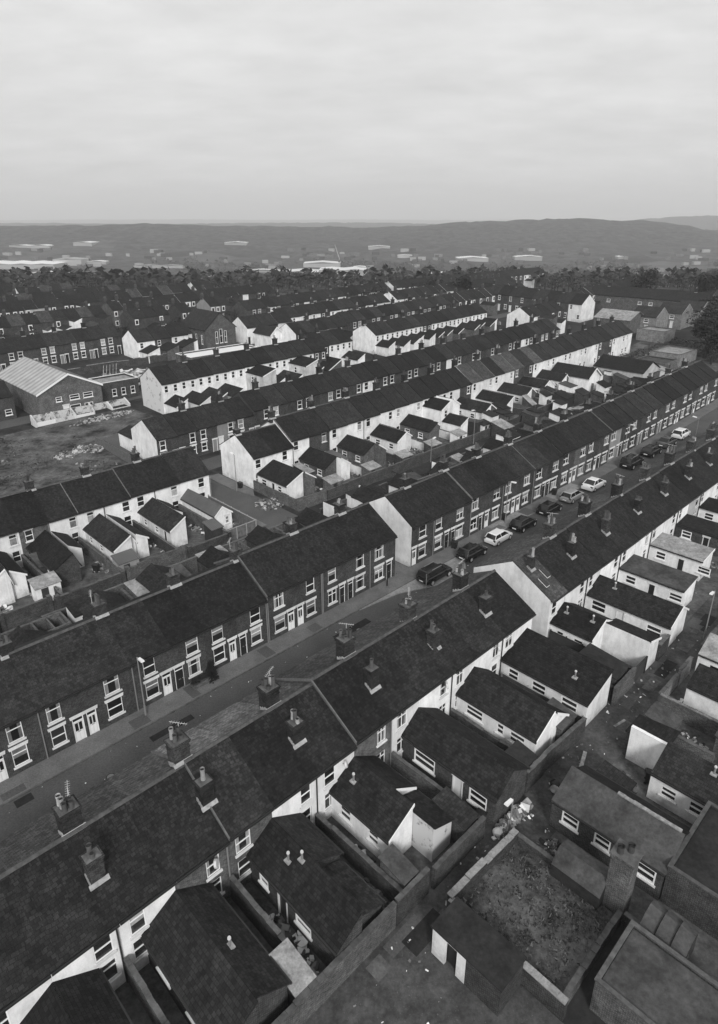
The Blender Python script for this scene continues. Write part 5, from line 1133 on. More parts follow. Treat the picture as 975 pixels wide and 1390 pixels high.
outhouse(33.7, 17.2, 1.5, 1.6, 2.0, 2.3, 'white_render', 'felt_dark', 'small white outhouse right of the dark wing by the alley', None)
outhouse(47.6, 17.0, 2.4, 3.6, 2.2, 2.6, 'brick_dark', 'felt_dark', 'dark outhouse in the gap below the tall white gable', None)
# ------------------------------------------------------------------ far side of the alley: wings and yards of the next terrace
def wing(u, v, lu, lv, ha, hb, wm, rf, label, ops=(), trim=None, lite=(), endops=(), name='rear_wing', endwall=None):
    rt = root(name, u, v, label, 'rear wing'); extension(rt, 0, 0, lu, lv, ha, hb, wm, rf, ops, lod=2, trim=trim, lite=lite, endops=endops, name='wall', endwall=endwall)
    return rt
# mirrored wings: these houses stand beyond the lower right corner, so the wing ends face the alley (+v)
def wingN(u, v0, v1, lu, ha, hb, wm, rf, label, ops=(), trim=None, lite=(), upper=None, endmat=None):
    rt = wing(u, v1, lu, v1-v0, ha, hb, wm, rf, label, ops, trim, lite)
    e = MB(); e.face([(lu-.006, .0, -.6), (.006, .0, -.6), (.006, .0, ha), (lu-.006, .0, hb)], endmat or wm); put('end_wall', e, rt)
    return rt
w1 = wingN(32.3, 6.7, 14.2, 2.3, 2.5, 3.7, 'brick_dark', 'felt_roof', 'long dark wing with grey felt roof and white windows beside the big chimney', [('w', .8, 2.0, 1.1, 2.1, 'm'), ('w', 3.1, 4.2, 1.1, 2.1, 'm'), ('d', 4.6, 5.4, .2, 2.2, 'w'), ('w', 5.6, 7.1, 1.0, 2.1, 'm')])
w2 = wingN(34.65, 6.7, 14.0, 1.7, 3.6, 2.6, 'brick_dark', 'slate_dark', 'dark far slope of the grey-roofed wing, sharing its ridge wall')
wall(34.6, 6.8, 34.6, 10.9, 3.85, 'brick_pale', 'pale ridge wall topped with broken coping between two wing roofs', coping='rubble_light', name='parapet_wall', t=.16, zb=3.0)
w3 = wingN(39.5, -3, 10.5, 2.5, 2.4, 3.5, 'white_render', 'slate_mid', 'white wing with two dark windows beside the yard with the bin', [('w', .8, 1.9, .9, 1.8, ''), ('w', 2.7, 4.4, .9, 1.9, ''), ('w', 6, 7.4, .9, 1.9, '')], lite=((.75, .25), (.62, .3)), trim=None)
wall(42.05, 10.5, 42.05, 13.2, 3.1, 'white_render', 'tall blank white wall at the alley end of the white wing', coping='frame_white', t=.2)
outhouse(42.2, 10.6, 2.3, 2.9, 2.6, 2.3, 'brick_dark', 'slate_dark', 'dark sloping lean-to behind the tall blank white wall', None)
wall(44.9, 8, 44.9, 13.6, 1.9, 'brick_mid', 'pale-topped brick wall right of the white wing'); wall(49.2, 2, 49.2, 13.7, 1.5, 'brick_mid', 'long brick garden wall running down to the right edge', coping='brick_pale')
wall(38.2, 10.8, 38.2, 13.4, 1.2, 'brick_dark', 'low broken wall with a white post by the alley'); wall(36.5, 13.4, 38.3, 13.4, 1.3, 'brick_dark', 'short dark wall at the alley right of the grey-roofed wing')
w4 = wingN(50.9, -2, 12.3, 2.2, 2.4, 3.4, 'white_render', 'slate_dark', 'white gabled wing at the right edge beside the junk-filled yard', [('w', 5, 6.2, .9, 1.9, '')])
wall(49.4, 13.8, 53.3, 13.8, 1.3, 'brick_pale', 'low pale rubble wall round the junk-filled yard'); 
w5 = wingN(56.0, -2, 13.2, 2.3, 2.5, 3.5, 'white_render', 'felt_light', 'white wing with grey flat roof at the right edge below the lamp post', [('w', 1, 2, .9, 1.9, '')])
w6 = wingN(62.6, -2, 13.0, 2.4, 2.5, 3.5, 'brick_mid', 'slate_mid', 'brick wing at the right edge beyond the lamp post')
w7 = wingN(69.5, -2, 13.0, 2.4, 2.5, 3.5, 'white_render', 'slate_dark', 'white wing farthest along the alley at the right edge')
w8 = wingN(77.0, -2, 13.0, 2.4, 2.5, 3.5, 'brick_dark', 'slate_dark', 'dark wing at the far right edge of the alley')
wall(53.4, 13.7, 56, 13.7, 1.8, 'brick_pale', 'pale wall at the alley left of the grey flat-roofed white wing'); wall(58.5, 13.7, 90, 13.6, 1.8, 'brick_mid', 'long brick wall on the right side of the far alley')
# free-standing chimney stack of a house just out of view
rt = root('chimney_stack', 29.4, 7.7, 'big free-standing brick chimney stack with two round pots at lower right', 'chimney')
a = MB(); a.box(0, 1.1, 0, 1.25, -.3, 4.7, 'brick_mid'); a.box(-.06, 1.16, -.06, 1.31, 4.45, 4.62, 'brick_mid'); a.box(-.1, 1.2, -.1, 1.35, 4.62, 4.8, 'brick_mid', 'coping'); put('stack', a, rt)
for x_, y_ in ((.3, .9), (.8, .5)):
    b_ = MB(); b_.tube((x_, y_, 4.78), (x_, y_, 5.3), .2, .17, 'pot', 12, False); b_.tube((x_, y_, 5.22), (x_, y_, 5.32), .21, .21, 'pot', 12, False); b_.tube((x_, y_, 4.8), (x_, y_, 5.2), .13, .13, 'plastic_dark', 8); put('chimney_pot', b_, rt)
# angular grey canopy beside it
rt = root('canopy', 28.7, 8.9, 'faceted grey sheet canopy left of the big chimney stack', 'canopy'); a = MB()
a.face([(0, 0, 1.5), (0, 3.2, 1.5), (.9, 3.2, 2.35), (.9, 0, 2.35)][::-1], 'felt_roof'); a.face([(.9, 0, 2.35), (.9, 3.2, 2.35), (1.9, 3.2, 2.0), (1.9, 0, 2.0)][::-1], 'felt_roof')
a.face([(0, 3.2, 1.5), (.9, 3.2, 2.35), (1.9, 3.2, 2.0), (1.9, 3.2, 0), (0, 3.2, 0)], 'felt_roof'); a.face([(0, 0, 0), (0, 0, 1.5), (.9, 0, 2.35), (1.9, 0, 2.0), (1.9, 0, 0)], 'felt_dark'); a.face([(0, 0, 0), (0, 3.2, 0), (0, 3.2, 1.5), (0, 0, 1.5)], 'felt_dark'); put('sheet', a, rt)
# corrugated bays
rt = root('corrugated_shed', 28.3, 4.0, 'low shed of three overlapping rounded roof sheets at bottom right', 'shed')
for k in range(3):
    b_ = MB(); y0 = k*.85
    pr_ = [(0, 1.5), (.35, 1.95), (.9, 2.2), (1.6, 2.25), (2.3, 1.9), (2.6, 1.5)]
    for (x0_, z0_), (x1_, z1_) in zip(pr_[:-1], pr_[1:]): b_.hexa([(x0_, y0, z0_-.06-.06*k), (x1_, y0, z1_-.06-.06*k), (x1_, y0+.8, z1_-.06+.1), (x0_, y0+.8, z0_-.06+.1), (x0_, y0, z0_), (x1_, y0, z1_), (x1_, y0+.8, z1_+.16), (x0_, y0+.8, z0_+.16)], 'felt_roof')
    put('roof_sheet', b_, rt)
a = MB(); a.box(.05, 2.55, .05, 2.4, -.2, 1.45, 'brick_dark'); put('wall', a, rt)
block('flat_roofed_store', 32.4, -4, 6.6, 10.6, 3.0, ('brick_dark', 'felt_dark'), 'store with plain dark flat roof at the lower right edge', 'store', par=.12)
block('garage', 23.8, -2, 4.3, 8.8, 2.4, ('brick_mid', 'felt_roof'), 'flat-roofed garage at the very bottom right', 'garage', par=.15)
# overgrown derelict plot
sheet('overgrown_plot', [(22.5, 8), (29.2, 8), (29.3, 15.0), (22.7, 15.2)], .55, 'weeds', .6)
wall(22.5, 15.25, 29.3, 15.0, 1.45, 'brick_dark', 'stone-coped wall between the alley and the overgrown plot', coping='pavement_light', t=.34)
wall(22.4, 7.5, 22.5, 15.2, 1.35, 'brick_dark', 'pale-coped low wall on the left side of the overgrown plot', coping='pavement_light', t=.34)
wall(29.4, 4, 29.4, 7.6, 1.0, 'brick_dark', 'low wall right of the overgrown plot below the chimney stack'); wall(29.4, 9.0, 29.4, 14.9, .95, 'brick_dark', 'low wall between the overgrown plot and the grey canopy')
wall(22.6, 7.8, 29.2, 7.8, 1.0, 'brick_mid', 'low wall closing the overgrown plot at the bottom')
gw = MB()
for k in range(3000):
    u_, v_ = R.uniform(22.8, 29.0), R.uniform(8.1, 14.8); dn = vnoise(u_*.9, v_*.9, 3)*vnoise(u_*2.3, v_*2.3, 8)
    if R.random() > dn*2.2: continue
    x, y = xy(u_, v_); h_ = R.uniform(.03, .16)*(.4+dn*1.6); th = R.uniform(0, 6.28); s = R.uniform(.03, .09); lx, ly = R.uniform(-.2, .2), R.uniform(-.2, .2)
    z = .56; gw.face([(x-s*math.cos(th), y-s*math.sin(th), z), (x+s*math.cos(th), y+s*math.sin(th), z), (x+lx+s*.3, y+ly, z+h_), (x+lx-s*.3, y+ly, z+h_)], R.choice(('leaf_dark', 'weeds', 'weeds', 'wood_grey')))
tag(put('weeds', gw), 'rank weeds and brambles covering the derelict walled plot', 'weeds', kind='stuff')
rt = root('outhouse', 18.2, 12.2, 'low outhouse with white front wall and an open dark doorway at the bottom edge', 'outhouse'); a = MB()
a.facade((1.8, 2.3, 0), (0, -1, 0), 2.3, -.3, 2.2, [(.9, 1.7, .0, 2.0)], (1, 0, 0), 'white_render', depth=.2); a.box(1.8, 4.0, -2.2, 0, -.3, 2.2, 'brick_dark'); a.face([(1.8, 2.3, -.3), (1.8, 2.3, 2.2), (4, 2.3, 2.2), (4, 2.3, -.3)], 'brick_dark'); a.face([(4, 0, -.3), (4, 2.3, -.3), (4, 2.3, 2.2), (4, 0, 2.2)], 'brick_dark'); a.face([(2.1, 0, -.3), (2.1, 2.3, -.3), (2.1, 2.3, 2.2), (2.1, 0, 2.2)], 'plastic_dark'); put('wall', a, rt)
b_ = MB(); b_.box(1.7, 4.1, -2.3, 2.4, 2.21, 2.32, 'felt_dark'); put('roof', b_, rt)
# ------------------------------------------------------------------ lamps, posts, bins, rubbish
lamp(17.5, 43.6, 6.0, .45, -math.pi/2, 'street lamp on the pavement in front of the street row at left')
lamp(70.9, 43.6, 6.2, .5, -math.pi/2, 'street lamp in front of the street row right of the white gable')
lamp(62.5, 14.6, 5.6, .6, math.pi, 'street lamp standing in the wide alley at the right edge')
lamp(29.75, 15.75, 3.2, .25, math.pi, 'short bright-headed lamp over the narrow alley behind the dark wing')
lamp(51.0, 79.0, 5.9, .4, math.pi/2, 'street lamp before the white gable by the side road')
lamp(94.3, 66.2, 6.4, .5, math.pi, 'tall lamp standing in the alley behind the long terrace')
lamp(107, 43.6, 6.2, .5, -math.pi/2, 'street lamp far along the street near the pale cars')
lamp(119, 36.4, 6.2, .5, math.pi/2, 'street lamp at the right end of the street, near pavement')
lamp(80, 64.5, 5, .4, 0, 'thin lamp in the middle of the alley behind the street row')
rt = root('sign_post', 48.9, 39.3, 'thin bare sign post on the kerb build-out by the passage', 'sign post'); a = MB(); a.tube((0, 0, 0), (0, 0, 2.7), .05, .05, 'metal_grey', 6); put('pole', a, rt)
rt = root('bollard', 47.2, 43.6, 'single bollard on the pavement by the passage', 'bollard'); a = MB(); a.tube((0, 0, 0), (0, 0, .95), .08, .07, 'plastic_dark', 8); put('post', a, rt)
wheelie(40.9, 10.9, .3, 'dark wheelie bin by the white wing across the alley'); wheelie(71.5, 44.25, .1, 'dark wheelie bin on the street pavement under a lamp'); wheelie(29.0, 17.6, .2, 'wheelie bin at the yard end beside the dark wing')
wheelie(56.6, 17.4, .6, 'wheelie bin between the big blank white wall and the long white wing'); wheelie(18.6, 19.2, .1, 'wheelie bin in the yard right of the mossy wing'); wheelie(34.6, 20, .4, 'wheelie bin in the yard left of the white gabled wing')
wheelie(52.0, 79.5, .1, 'dark wheelie bin at the corner of the white gable by the side road'); wheelie(24.9, 70, .5, 'wheelie bin in the yard right of the dark brick wing'); wheelie(84.5, 43.9, .2, 'wheelie bin outside the eighth house right of the white gable')
wheelie(44.0, 12.9, .2, 'dark bin at the alley corner beside the low broken wall'); wheelie(9.1, 20, .2, 'wheelie bin in the bottom left yard'); wheelie(60, 43.9, .2, 'dark wheelie bin outside a dark door near the white gable')
heap('rubbish_heap', 30.8, 16.2, 2.2, .35, 90, 'line of white rubbish dumped along the alley behind the dark wing', ('plastic_white', 'rubble_light', 'rubble_light', 'wood_grey'), .08, .32, .5, cat='rubbish')
for k, (u_, v_, m_) in enumerate(((29.2, 16.3, 'plastic_white'), (30.1, 16.4, 'rubble_light'), (30.9, 16.3, 'plastic_white'), (35.2, 15.4, 'rubble_light'), (35.7, 15.7, 'plastic_dark'))):
    bag(u_, v_, ['pale bag nearest the short alley lamp', 'grey bag in the middle of the alley rubbish line', 'white bag at the far end of the alley rubbish line', 'grey sack by the corner of the dark yard wall', 'black sack beside the grey one by the dark yard wall'][k], m_)
heap('rubbish_heap', 51.2, 11.4, 1.2, 1.3, 120, 'junk and tyres piled in the small yard at the right edge', ('plastic_dark', 'metal_grey', 'rubber', 'plastic_white'), .08, .35, .5, cat='rubbish')
heap('rubbish_heap', 39.2, 12.3, 1.3, .9, 70, 'dark rubble heap behind the low broken wall by the alley', ('plastic_dark', 'brick_mid', 'wood_grey', 'brick_dark'), .08, .3, .3, cat='rubbish')
heap('rubbish_heap', 22.9, 74, 1.0, 2.0, 80, 'pale clutter in the yard right of the dark brick wing', ('rubble_light', 'plastic_white', 'wood_grey'), .08, .35, .3, cat='rubbish')
heap('rubbish_heap', 26.2, 70.3, 1.4, 1.8, 60, 'boards leaning in the yard left of the broad white gable', ('rubble_light', 'wood_grey'), .1, .5, .5, cat='rubbish')
heap('rubbish_heap', 13.6, 68, 1.6, 2.2, 90, 'white junk in the yard at the left edge beyond the alley', ('rubble_light', 'plastic_white', 'wood_grey'), .1, .4, .4, cat='rubbish')
heap('rubbish_heap', 14.5, 20.8, .7, 2.6, 70, 'clutter in the narrow yard left of the mossy wing', ('plastic_white', 'wood_grey', 'plastic_dark', 'metal_grey'), .06, .3, .3, cat='rubbish')
heap('rubbish_heap', 19.9, 19.5, .5, 1.8, 40, 'clutter right of the mossy wing', ('plastic_dark', 'wood_grey', 'metal_grey'), .06, .25, .2, cat='rubbish')
heap('rubbish_heap', 34.6, 22, .5, 2.4, 50, 'odds and ends in the yard right of the dark wing', ('plastic_white', 'wood_grey', 'metal_grey', 'plastic_dark'), .06, .3, .3, cat='rubbish')
heap('rubbish_heap', 28.9, 21, .4, 2.0, 40, 'small clutter left of the dark wing', ('plastic_white', 'wood_grey', 'plastic_dark'), .05, .25, .2, cat='rubbish')
heap('rubbish_heap', 51.5, 71.5, 2.0, 2.2, 110, 'stone rubble at the end of the side road', ('rubble_light', 'coping', 'brick_mid'), .08, .35, .3, cat='rubbish')
heap('rubbish_heap', 57, 20, 1, 3, 60, 'clutter between the first two white wings right of the gable', ('plastic_white', 'plastic_dark', 'wood_grey'), .06, .3, .3, cat='rubbish')
CL = ('plastic_white', 'wood_grey', 'plastic_dark', 'metal_grey', 'brick_mid', 'wood_dark', 'rubble_light')
for k, (u_, v_, a_, b_, t_) in enumerate(((21.2, 21, .5, 2.5, 'left of the white wing with the peeling outhouse'), (27.2, 20.5, .6, 2.8, 'right of the peeling outhouse'), (35.9, 20, .3, 2.5, 'left of the white gabled wing along its wall'), (41.2, 20.5, .5, 2.5, 'left of the patched fence'), (49, 21, .9, 2.5, 'in the gap below the tall white gable'),
      (63.8, 21, .9, 3, 'between the long white wing and the flat-roofed one'), (71, 21, 1.2, 3, 'right of the first flat-roofed wing'), (79, 21, 1, 3, 'right of the second flat-roofed wing'), (33.2, 72, .8, 3, 'between the two white wings beyond the alley'), (39.4, 72, .6, 3, 'left of the corrugated wing'), (43.8, 72, .5, 3, 'inside the concrete-post fence'), (18.2, 71, .8, 3, 'left of the dark brick wing'),
      (60.2, 71, .8, 3, 'right of the first wing past the side road'), (68.5, 71, 1, 3, 'right of the second wing past the side road'), (76, 71, 1, 3, 'right of the third wing past the side road'), (84, 71, 1, 3, 'right of the fourth wing past the side road'), (46.7, 10.5, 1.4, 1.8, 'in the yard right of the white wing across the alley'), (30.6, 13.2, .8, .8, 'in the small yard above the grey canopy'))):
    heap('yard_clutter', u_, v_, a_, b_, 46, 'bits and pieces lying '+t_, CL, .05, .26, .25, cat='clutter')
heap('litter', 35, 40, 34, 4.5, 110, 'scraps of litter scattered along the street', ('plastic_white', 'rubble_light'), .02, .07, 0, cat='litter')
heap('litter', 40, 15.4, 26, 1.6, 160, 'litter and leaves scattered along the alley', ('plastic_white', 'rubble_light', 'wood_grey', 'wood_grey'), .02, .12, 0, cat='litter')
heap('litter', 12, 13.5, 9, 2.6, 40, 'litter on the dark lane at the bottom', ('plastic_white', 'wood_grey'), .02, .08, 0, cat='litter')
rt = root('timber_board', 38.6, 15.0, 'pale board lying across the alley', 'board', rz=ANG+.3); a = MB(); a.box(0, 1.8, 0, .28, .03, .09, 'rubble_light'); put('plank', a, rt)
rt = root('timber_board', 44.5, 15.2, 'pale plank lying by the corner of the fenced yard', 'board', rz=ANG-.2); a = MB(); a.box(0, 1.4, 0, .22, .03, .09, 'rubble_light'); put('plank', a, rt)
# guitar-shaped toy seen in the near yard
x, y = xy(15.0, 20.0); a = MB(); a.tube((0, 0, .3), (0, 0, .36), .34, .34, 'plastic_white', 14); a.tube((-.1, .5, .3), (-.1, .5, .36), .24, .24, 'plastic_white', 12); tag(put('garden_table', a, None, (x, y, 0)), 'white rounded garden table top lying in the yard left of the mossy wing', 'garden table')
def planter(u, v, label):
    rt = root('planter', u, v, label, 'planter'); a = MB(); a.box(0, 1.8, 0, .6, .1, .55, 'brick_mid', 'earth'); put('box', a, rt)
    c = MB()
    for k in range(160):
        q = (R.uniform(.1, 1.7), R.uniform(.08, .52), R.uniform(.5, .95)); c.tbox(q, Matrix.Rotation(R.uniform(0, 3), 3, 'Z') @ Matrix.Rotation(R.uniform(-1, 1), 3, 'X'), .09, .05, .004, 'leaf_dark')
    put('foliage', c, rt)
planter(22.0, 43.4, 'long planter below a front window of the street row at left')
# ------------------------------------------------------------------ plants
def leafball(mb, c, r, n, s, mats, zs=1.0, hollow=.35):
    for k in range(n):
        d = Vector((R.gauss(0, 1), R.gauss(0, 1), R.gauss(0, 1))).normalized(); rr = r*(hollow+(1-hollow)*R.random()**.6)
        rr *= .75+.5*vnoise(d.x*3+c[0], d.y*3+c[1]+d.z*2, 2)
        p = (c[0]+d.x*rr, c[1]+d.y*rr, c[2]+d.z*rr*zs); q = Matrix.Rotation(R.uniform(0, 6.28), 3, 'Z') @ Matrix.Rotation(R.uniform(-1.2, 1.2), 3, 'X')
        a_, b_ = q @ Vector((s*R.uniform(.6, 1.3), 0, 0)), q @ Vector((0, s*R.uniform(.5, 1.1), 0)); P_ = Vector(p)
        mb.face([tuple(P_-a_), tuple(P_-b_*.8), tuple(P_+a_), tuple(P_+b_)], R.choice(mats))
def tree(u, v, h, r, label, group=None, n=2600, conif=False, s=.28, name='tree', xyp=None):
    x, y = xyp or xy(u, v); rt = tag(link(name, None, None, (x, y, gz(x, y))), label, 'tree', group)
    t = MB(); t.tube((0, 0, -.3), (0, 0, h*.45), r*.09+.05, r*.06+.03, 'bark', 8)
    for k in range(9):
        th = k*2.4; t.tube((0, 0, h*(.2+.03*k)), (math.cos(th)*r*.6, math.sin(th)*r*.6, h*(.45+.05*k)), r*.035, .02, 'bark', 5)
    put('trunk', t, rt); c = MB()
    if conif:
        for k in range(n):
            f = R.random(); rr = r*(1-f)**.8*R.uniform(.5, 1.05)*(.8+.4*vnoise(f*14, 3)); th = R.uniform(0, 6.28); q = Matrix.Rotation(th, 3, 'Z') @ Matrix.Rotation(R.uniform(-.9, .3), 3, 'Y')
            P_ = Vector((rr*math.cos(th), rr*math.sin(th), h*(.08+.92*f))); a_, b_ = q @ Vector((s*1.3, 0, 0)), q @ Vector((0, s*.6, 0)); c.face([tuple(P_-a_), tuple(P_-b_), tuple(P_+a_), tuple(P_+b_)], 'leaf_dark')
    else:
        for k in range(14):
            d = Vector((R.gauss(0, 1), R.gauss(0, 1), R.gauss(0, .8))).normalized()*R.uniform(.25, .68)
            leafball(c, (d.x*r, d.y*r, h*.62+d.z*h*.34), r*R.uniform(.28, .5), n//14, s, ('leaf_dark', 'leaf_dark', 'twig'), .9)
    put('crown', c, rt)
tree(24.0, 43.7, 2.0, .65, 'small dark evergreen beside a front door of the street row', conif=True, n=900, s=.12, name='conifer')
GT = 'dark evergreens at the right edge'
for k, (u_, v_, h_, r_) in enumerate(((193.5, 61, 13, 5.5), (200, 62.5, 14.5, 6.5), (208, 63, 15, 6.5), (191, 57.5, 12, 5.5), (197, 57.5, 13, 6), (204, 58, 13, 6))):
    tree(u_, v_, h_, r_, f"dark bushy evergreen beside the rough ground, {ordw(k+1)} of the clump at the right edge", GT, n=3000, s=.38)
for k, (px, py, h_, r_, lb) in enumerate(((868, 409, 14, 8, 'large round dark tree standing above the long low block at far right'), (945, 412, 10, 2.8, 'narrow dark conifer at the far right beyond the semis'), (960, 411, 13, 7, 'broad bare tree at the right edge beyond the semis'), (628, 410, 11, 6, 'bare hazy tree rising beyond the middle terraces'), (590, 411, 10, 5, 'bare tree left of the hazy one beyond the middle terraces'),
                                     (970, 440, 11, 6, 'dark tree cut by the right edge above the evergreens'))):
    tree(0, 0, h_, r_, lb, n=3000 if k != 1 else 1400, conif=(k == 1), s=.42, xyp=unproject(px, py))
# shrubs on the rough ground, and the far woods
R.seed(101)
fw = MB()
def fartree(x, y, h, r, n, s, mats):
    z = gz(x, y); fw.tube((x, y, z-.5), (x, y, z+h*.6), .25, .12, 'bark', 4, False)
    for k in range(n):
        th = R.uniform(0, 6.28); ph = R.uniform(-.6, 1.5); rr = r*R.uniform(.45, 1.0)
        P_ = Vector((x+rr*math.cos(th)*math.cos(ph), y+rr*math.sin(th)*math.cos(ph), z+h*.58+h*.42*math.sin(ph)*R.uniform(.6, 1)))
        q = Matrix.Rotation(R.uniform(0, 6.28), 3, 'Z') @ Matrix.Rotation(R.uniform(-1.3, 1.3), 3, 'X'); a_, b_ = q @ Vector((s*R.uniform(.5, 1.3), 0, 0)), q @ Vector((0, s*R.uniform(.4, 1.1), 0))
        fw.face([tuple(P_-a_), tuple(P_-b_), tuple(P_+a_), tuple(P_+b_)], R.choice(mats))
for k in range(620):
    y = 262+R.random()**1.4*130; x = R.uniform(-.66, .66)*y
    if vnoise(x/35, y/40, 9) < .5: continue
    fartree(x, y, R.uniform(4, 8), R.uniform(2, 4), 80, .42, ('twig', 'leaf_dark', 'twig'))
for k in range(560):
    y = R.uniform(165, 280); x = R.uniform(-.62, .62)*y; u_, v_ = x*CA+y*SA, -x*SA+y*CA
    if v_ < 192 and not (v_ > 57 and v_ < 61): continue
    fartree(x, y, R.uniform(3, 6), R.uniform(1.2, 2.4), 60, .3, ('twig', 'leaf_dark'))
for k in range(5200):
    y = 330+R.random()**.8*1150; x = R.uniform(-.66, .66)*y
    if vnoise(x/130, y/110, 19)+.2*vnoise(x/30, y/30, 2) < .5: continue
    fartree(x, y, R.uniform(7, 12), R.uniform(4, 8), 14, 2.0, ('twig', 'leaf_dark', 'twig'))
tag(put('far_wood', fw), 'bare winter trees and woods beyond the last terraces and down the valley', 'trees', kind='stuff')
rg_ = MB()
for k in range(9000):
    u_, v_ = R.uniform(8, 44), R.uniform(88, 130); dn = vnoise(u_/4, v_/4, 14)
    if dn < .52: continue
    x, y = xy(u_, v_); h_ = R.uniform(.1, .7)*dn; q = Matrix.Rotation(R.uniform(0, 6), 3, 'Z') @ Matrix.Rotation(R.uniform(-1, 1), 3, 'X')
    P_ = Vector((x, y, gz(x, y)+h_)); a_, b_ = q @ Vector((.16, 0, 0)), q @ Vector((0, .12, 0)); rg_.face([tuple(P_-a_), tuple(P_-b_), tuple(P_+a_), tuple(P_+b_)], R.choice(('weeds', 'twig', 'leaf_dark')))
for k in range(2600):
    u_, v_ = R.uniform(176, 215), R.uniform(62, 78); x, y = xy(u_, v_); h_ = R.uniform(.2, 1.0)*vnoise(u_/3, v_/3, 4); q = Matrix.Rotation(R.uniform(0, 6), 3, 'Z') @ Matrix.Rotation(R.uniform(-1, 1), 3, 'X')
    P_ = Vector((x, y, gz(x, y)+h_)); a_, b_ = q @ Vector((.3, 0, 0)), q @ Vector((0, .25, 0)); rg_.face([tuple(P_-a_), tuple(P_-b_), tuple(P_+a_), tuple(P_+b_)], R.choice(('weeds', 'twig', 'leaf_dark')))
tag(put('scrub', rg_), 'rough low scrub growing on the open ground', 'scrub', kind='stuff')
sheet('rough_ground', [(172, 60), (214, 60), (214, 84), (172, 80)], .02, 'earth')
heap('rubble_heap', 190, 70, 12, 4, 200, 'pale rubbish scattered on the rough ground at far right', ('rubble_light', 'plastic_white', 'wood_grey'), .1, .6, .3)
# ------------------------------------------------------------------ sheds down in the valley
GI = 'white sheds down in the valley'
def shed(px0, px1, py, h, depth, label, mt='shed_white', wm='shed_grey', curve=False):
    (x0, y0), (x1, y1) = unproject(px0, py), unproject(px1, py); yb = (y0+y1)/2; z = gz((x0+x1)/2, yb); w_ = x1-x0
    rt = tag(link('industrial_shed', None, None, (x0, yb, z)), label, 'industrial shed', GI)
    a = MB(); a.box(0, w_, 0, depth, -6, h, wm); put('wall', a, rt); r = MB(); nb = max(1, int(w_/40))
    for k in range(nb):
        a0, a1 = w_*k/nb, w_*(k+1)/nb; m_ = (a0+a1)/2; rs = (a1-a0)*.025+.6
        r.hexa([(a0, -1, h+.01), (m_, -1, h+rs), (m_, depth+1, h+rs), (a0, depth+1, h+.01), (a0, -1, h+.5), (m_, -1, h+rs+.5), (m_, depth+1, h+rs+.5), (a0, depth+1, h+.5)], mt)
        r.hexa([(m_, -1, h+rs), (a1, -1, h+.01), (a1, depth+1, h+.01), (m_, depth+1, h+rs), (m_, -1, h+rs+.5), (a1, -1, h+.5), (a1, depth+1, h+.5), (m_, depth+1, h+rs+.5)], mt)
    put('roof', r, rt)
for k, q in enumerate(((-40, 72, 366, 9, 95, 'big white multi-bay shed at the left edge of the valley'), (72, 112, 361, 12, 40, 'grey-walled shed right of the big white one at left', 'shed_grey'), (40, 98, 374, 4, 14, 'long low pale shed below the big one at left'),
    (385, 432, 377, 9, 60, 'left part of the bright shed group in the centre'), (433, 498, 375, 10, 65, 'right part of the bright shed group in the centre'), (412, 462, 363, 8, 50, 'bright shed roof just behind the central group'),
    (100, 125, 335, 7, 60, 'thin white shed high in the left of the valley'), (10, 70, 336, 5, 40, 'long pale shed at the upper left of the valley'), (622, 662, 355, 7, 45, 'bright long shed right of centre in the valley'),
    (700, 735, 354, 8, 30, 'pale building cluster piece right of the bright long shed'), (575, 615, 377, 6, 40, 'white low shed just beyond the middle terraces'), (118, 145, 359, 5, 20, 'small pale shed left of centre in the valley'),
    (180, 250, 364, 4, 16, 'long low grey shed left of the central group', 'shed_grey'), (305, 335, 333, 6, 40, 'small white shed high in the middle of the valley'), (838, 850, 352, 5, 20, 'tiny white building under the right hill'), (500, 530, 338, 5, 30, 'small white shed right of the crane'), (-10, 35, 384, 4, 12, 'low white strip roof at the left edge before the sheds'), (330, 385, 370, 3, 14, 'pale low shed left of the bright central group'), (540, 560, 350, 6, 20, 'small pale shed between crane and bright long shed'), (480, 497, 371, 11, 20, 'narrow white building at the right end of the central group'))):
    shed(*q)
vs = MB()
for k in range(330):
    px, py = R.uniform(-20, 990), 340+R.random()**1.0*42
    if vnoise(px/60, py/7, 31) < .45: continue
    x, y = unproject(px, py); s = R.uniform(3, 8)*(.6+y/2500); z = gz(x, y); vs.obox((x, y, z+2), R.uniform(-.4, .4), s, s*R.uniform(.3, .8), 3+2*R.random(), R.choice(('shed_grey', 'shed_grey', 'brick_pale', 'brick_mid', 'brick_mid', 'slate_mid', 'slate_mid')))
tag(put('valley_buildings', vs), 'scattered small buildings across the valley floor', 'buildings', kind='stuff')
x, y = unproject(463, 358); rt = tag(link('crane', None, None, (x, y, gz(x, y))), 'tall thin leaning crane jib above the central sheds', 'crane'); a = MB(); a.tube((0, 0, 0), (-13, 0, 40), .7, .35, 'metal_light', 5); put('jib', a, rt); b_ = MB(); b_.box(-5, 5, -3, 3, 0, 5, 'metal_grey'); put('cab', b_, rt)
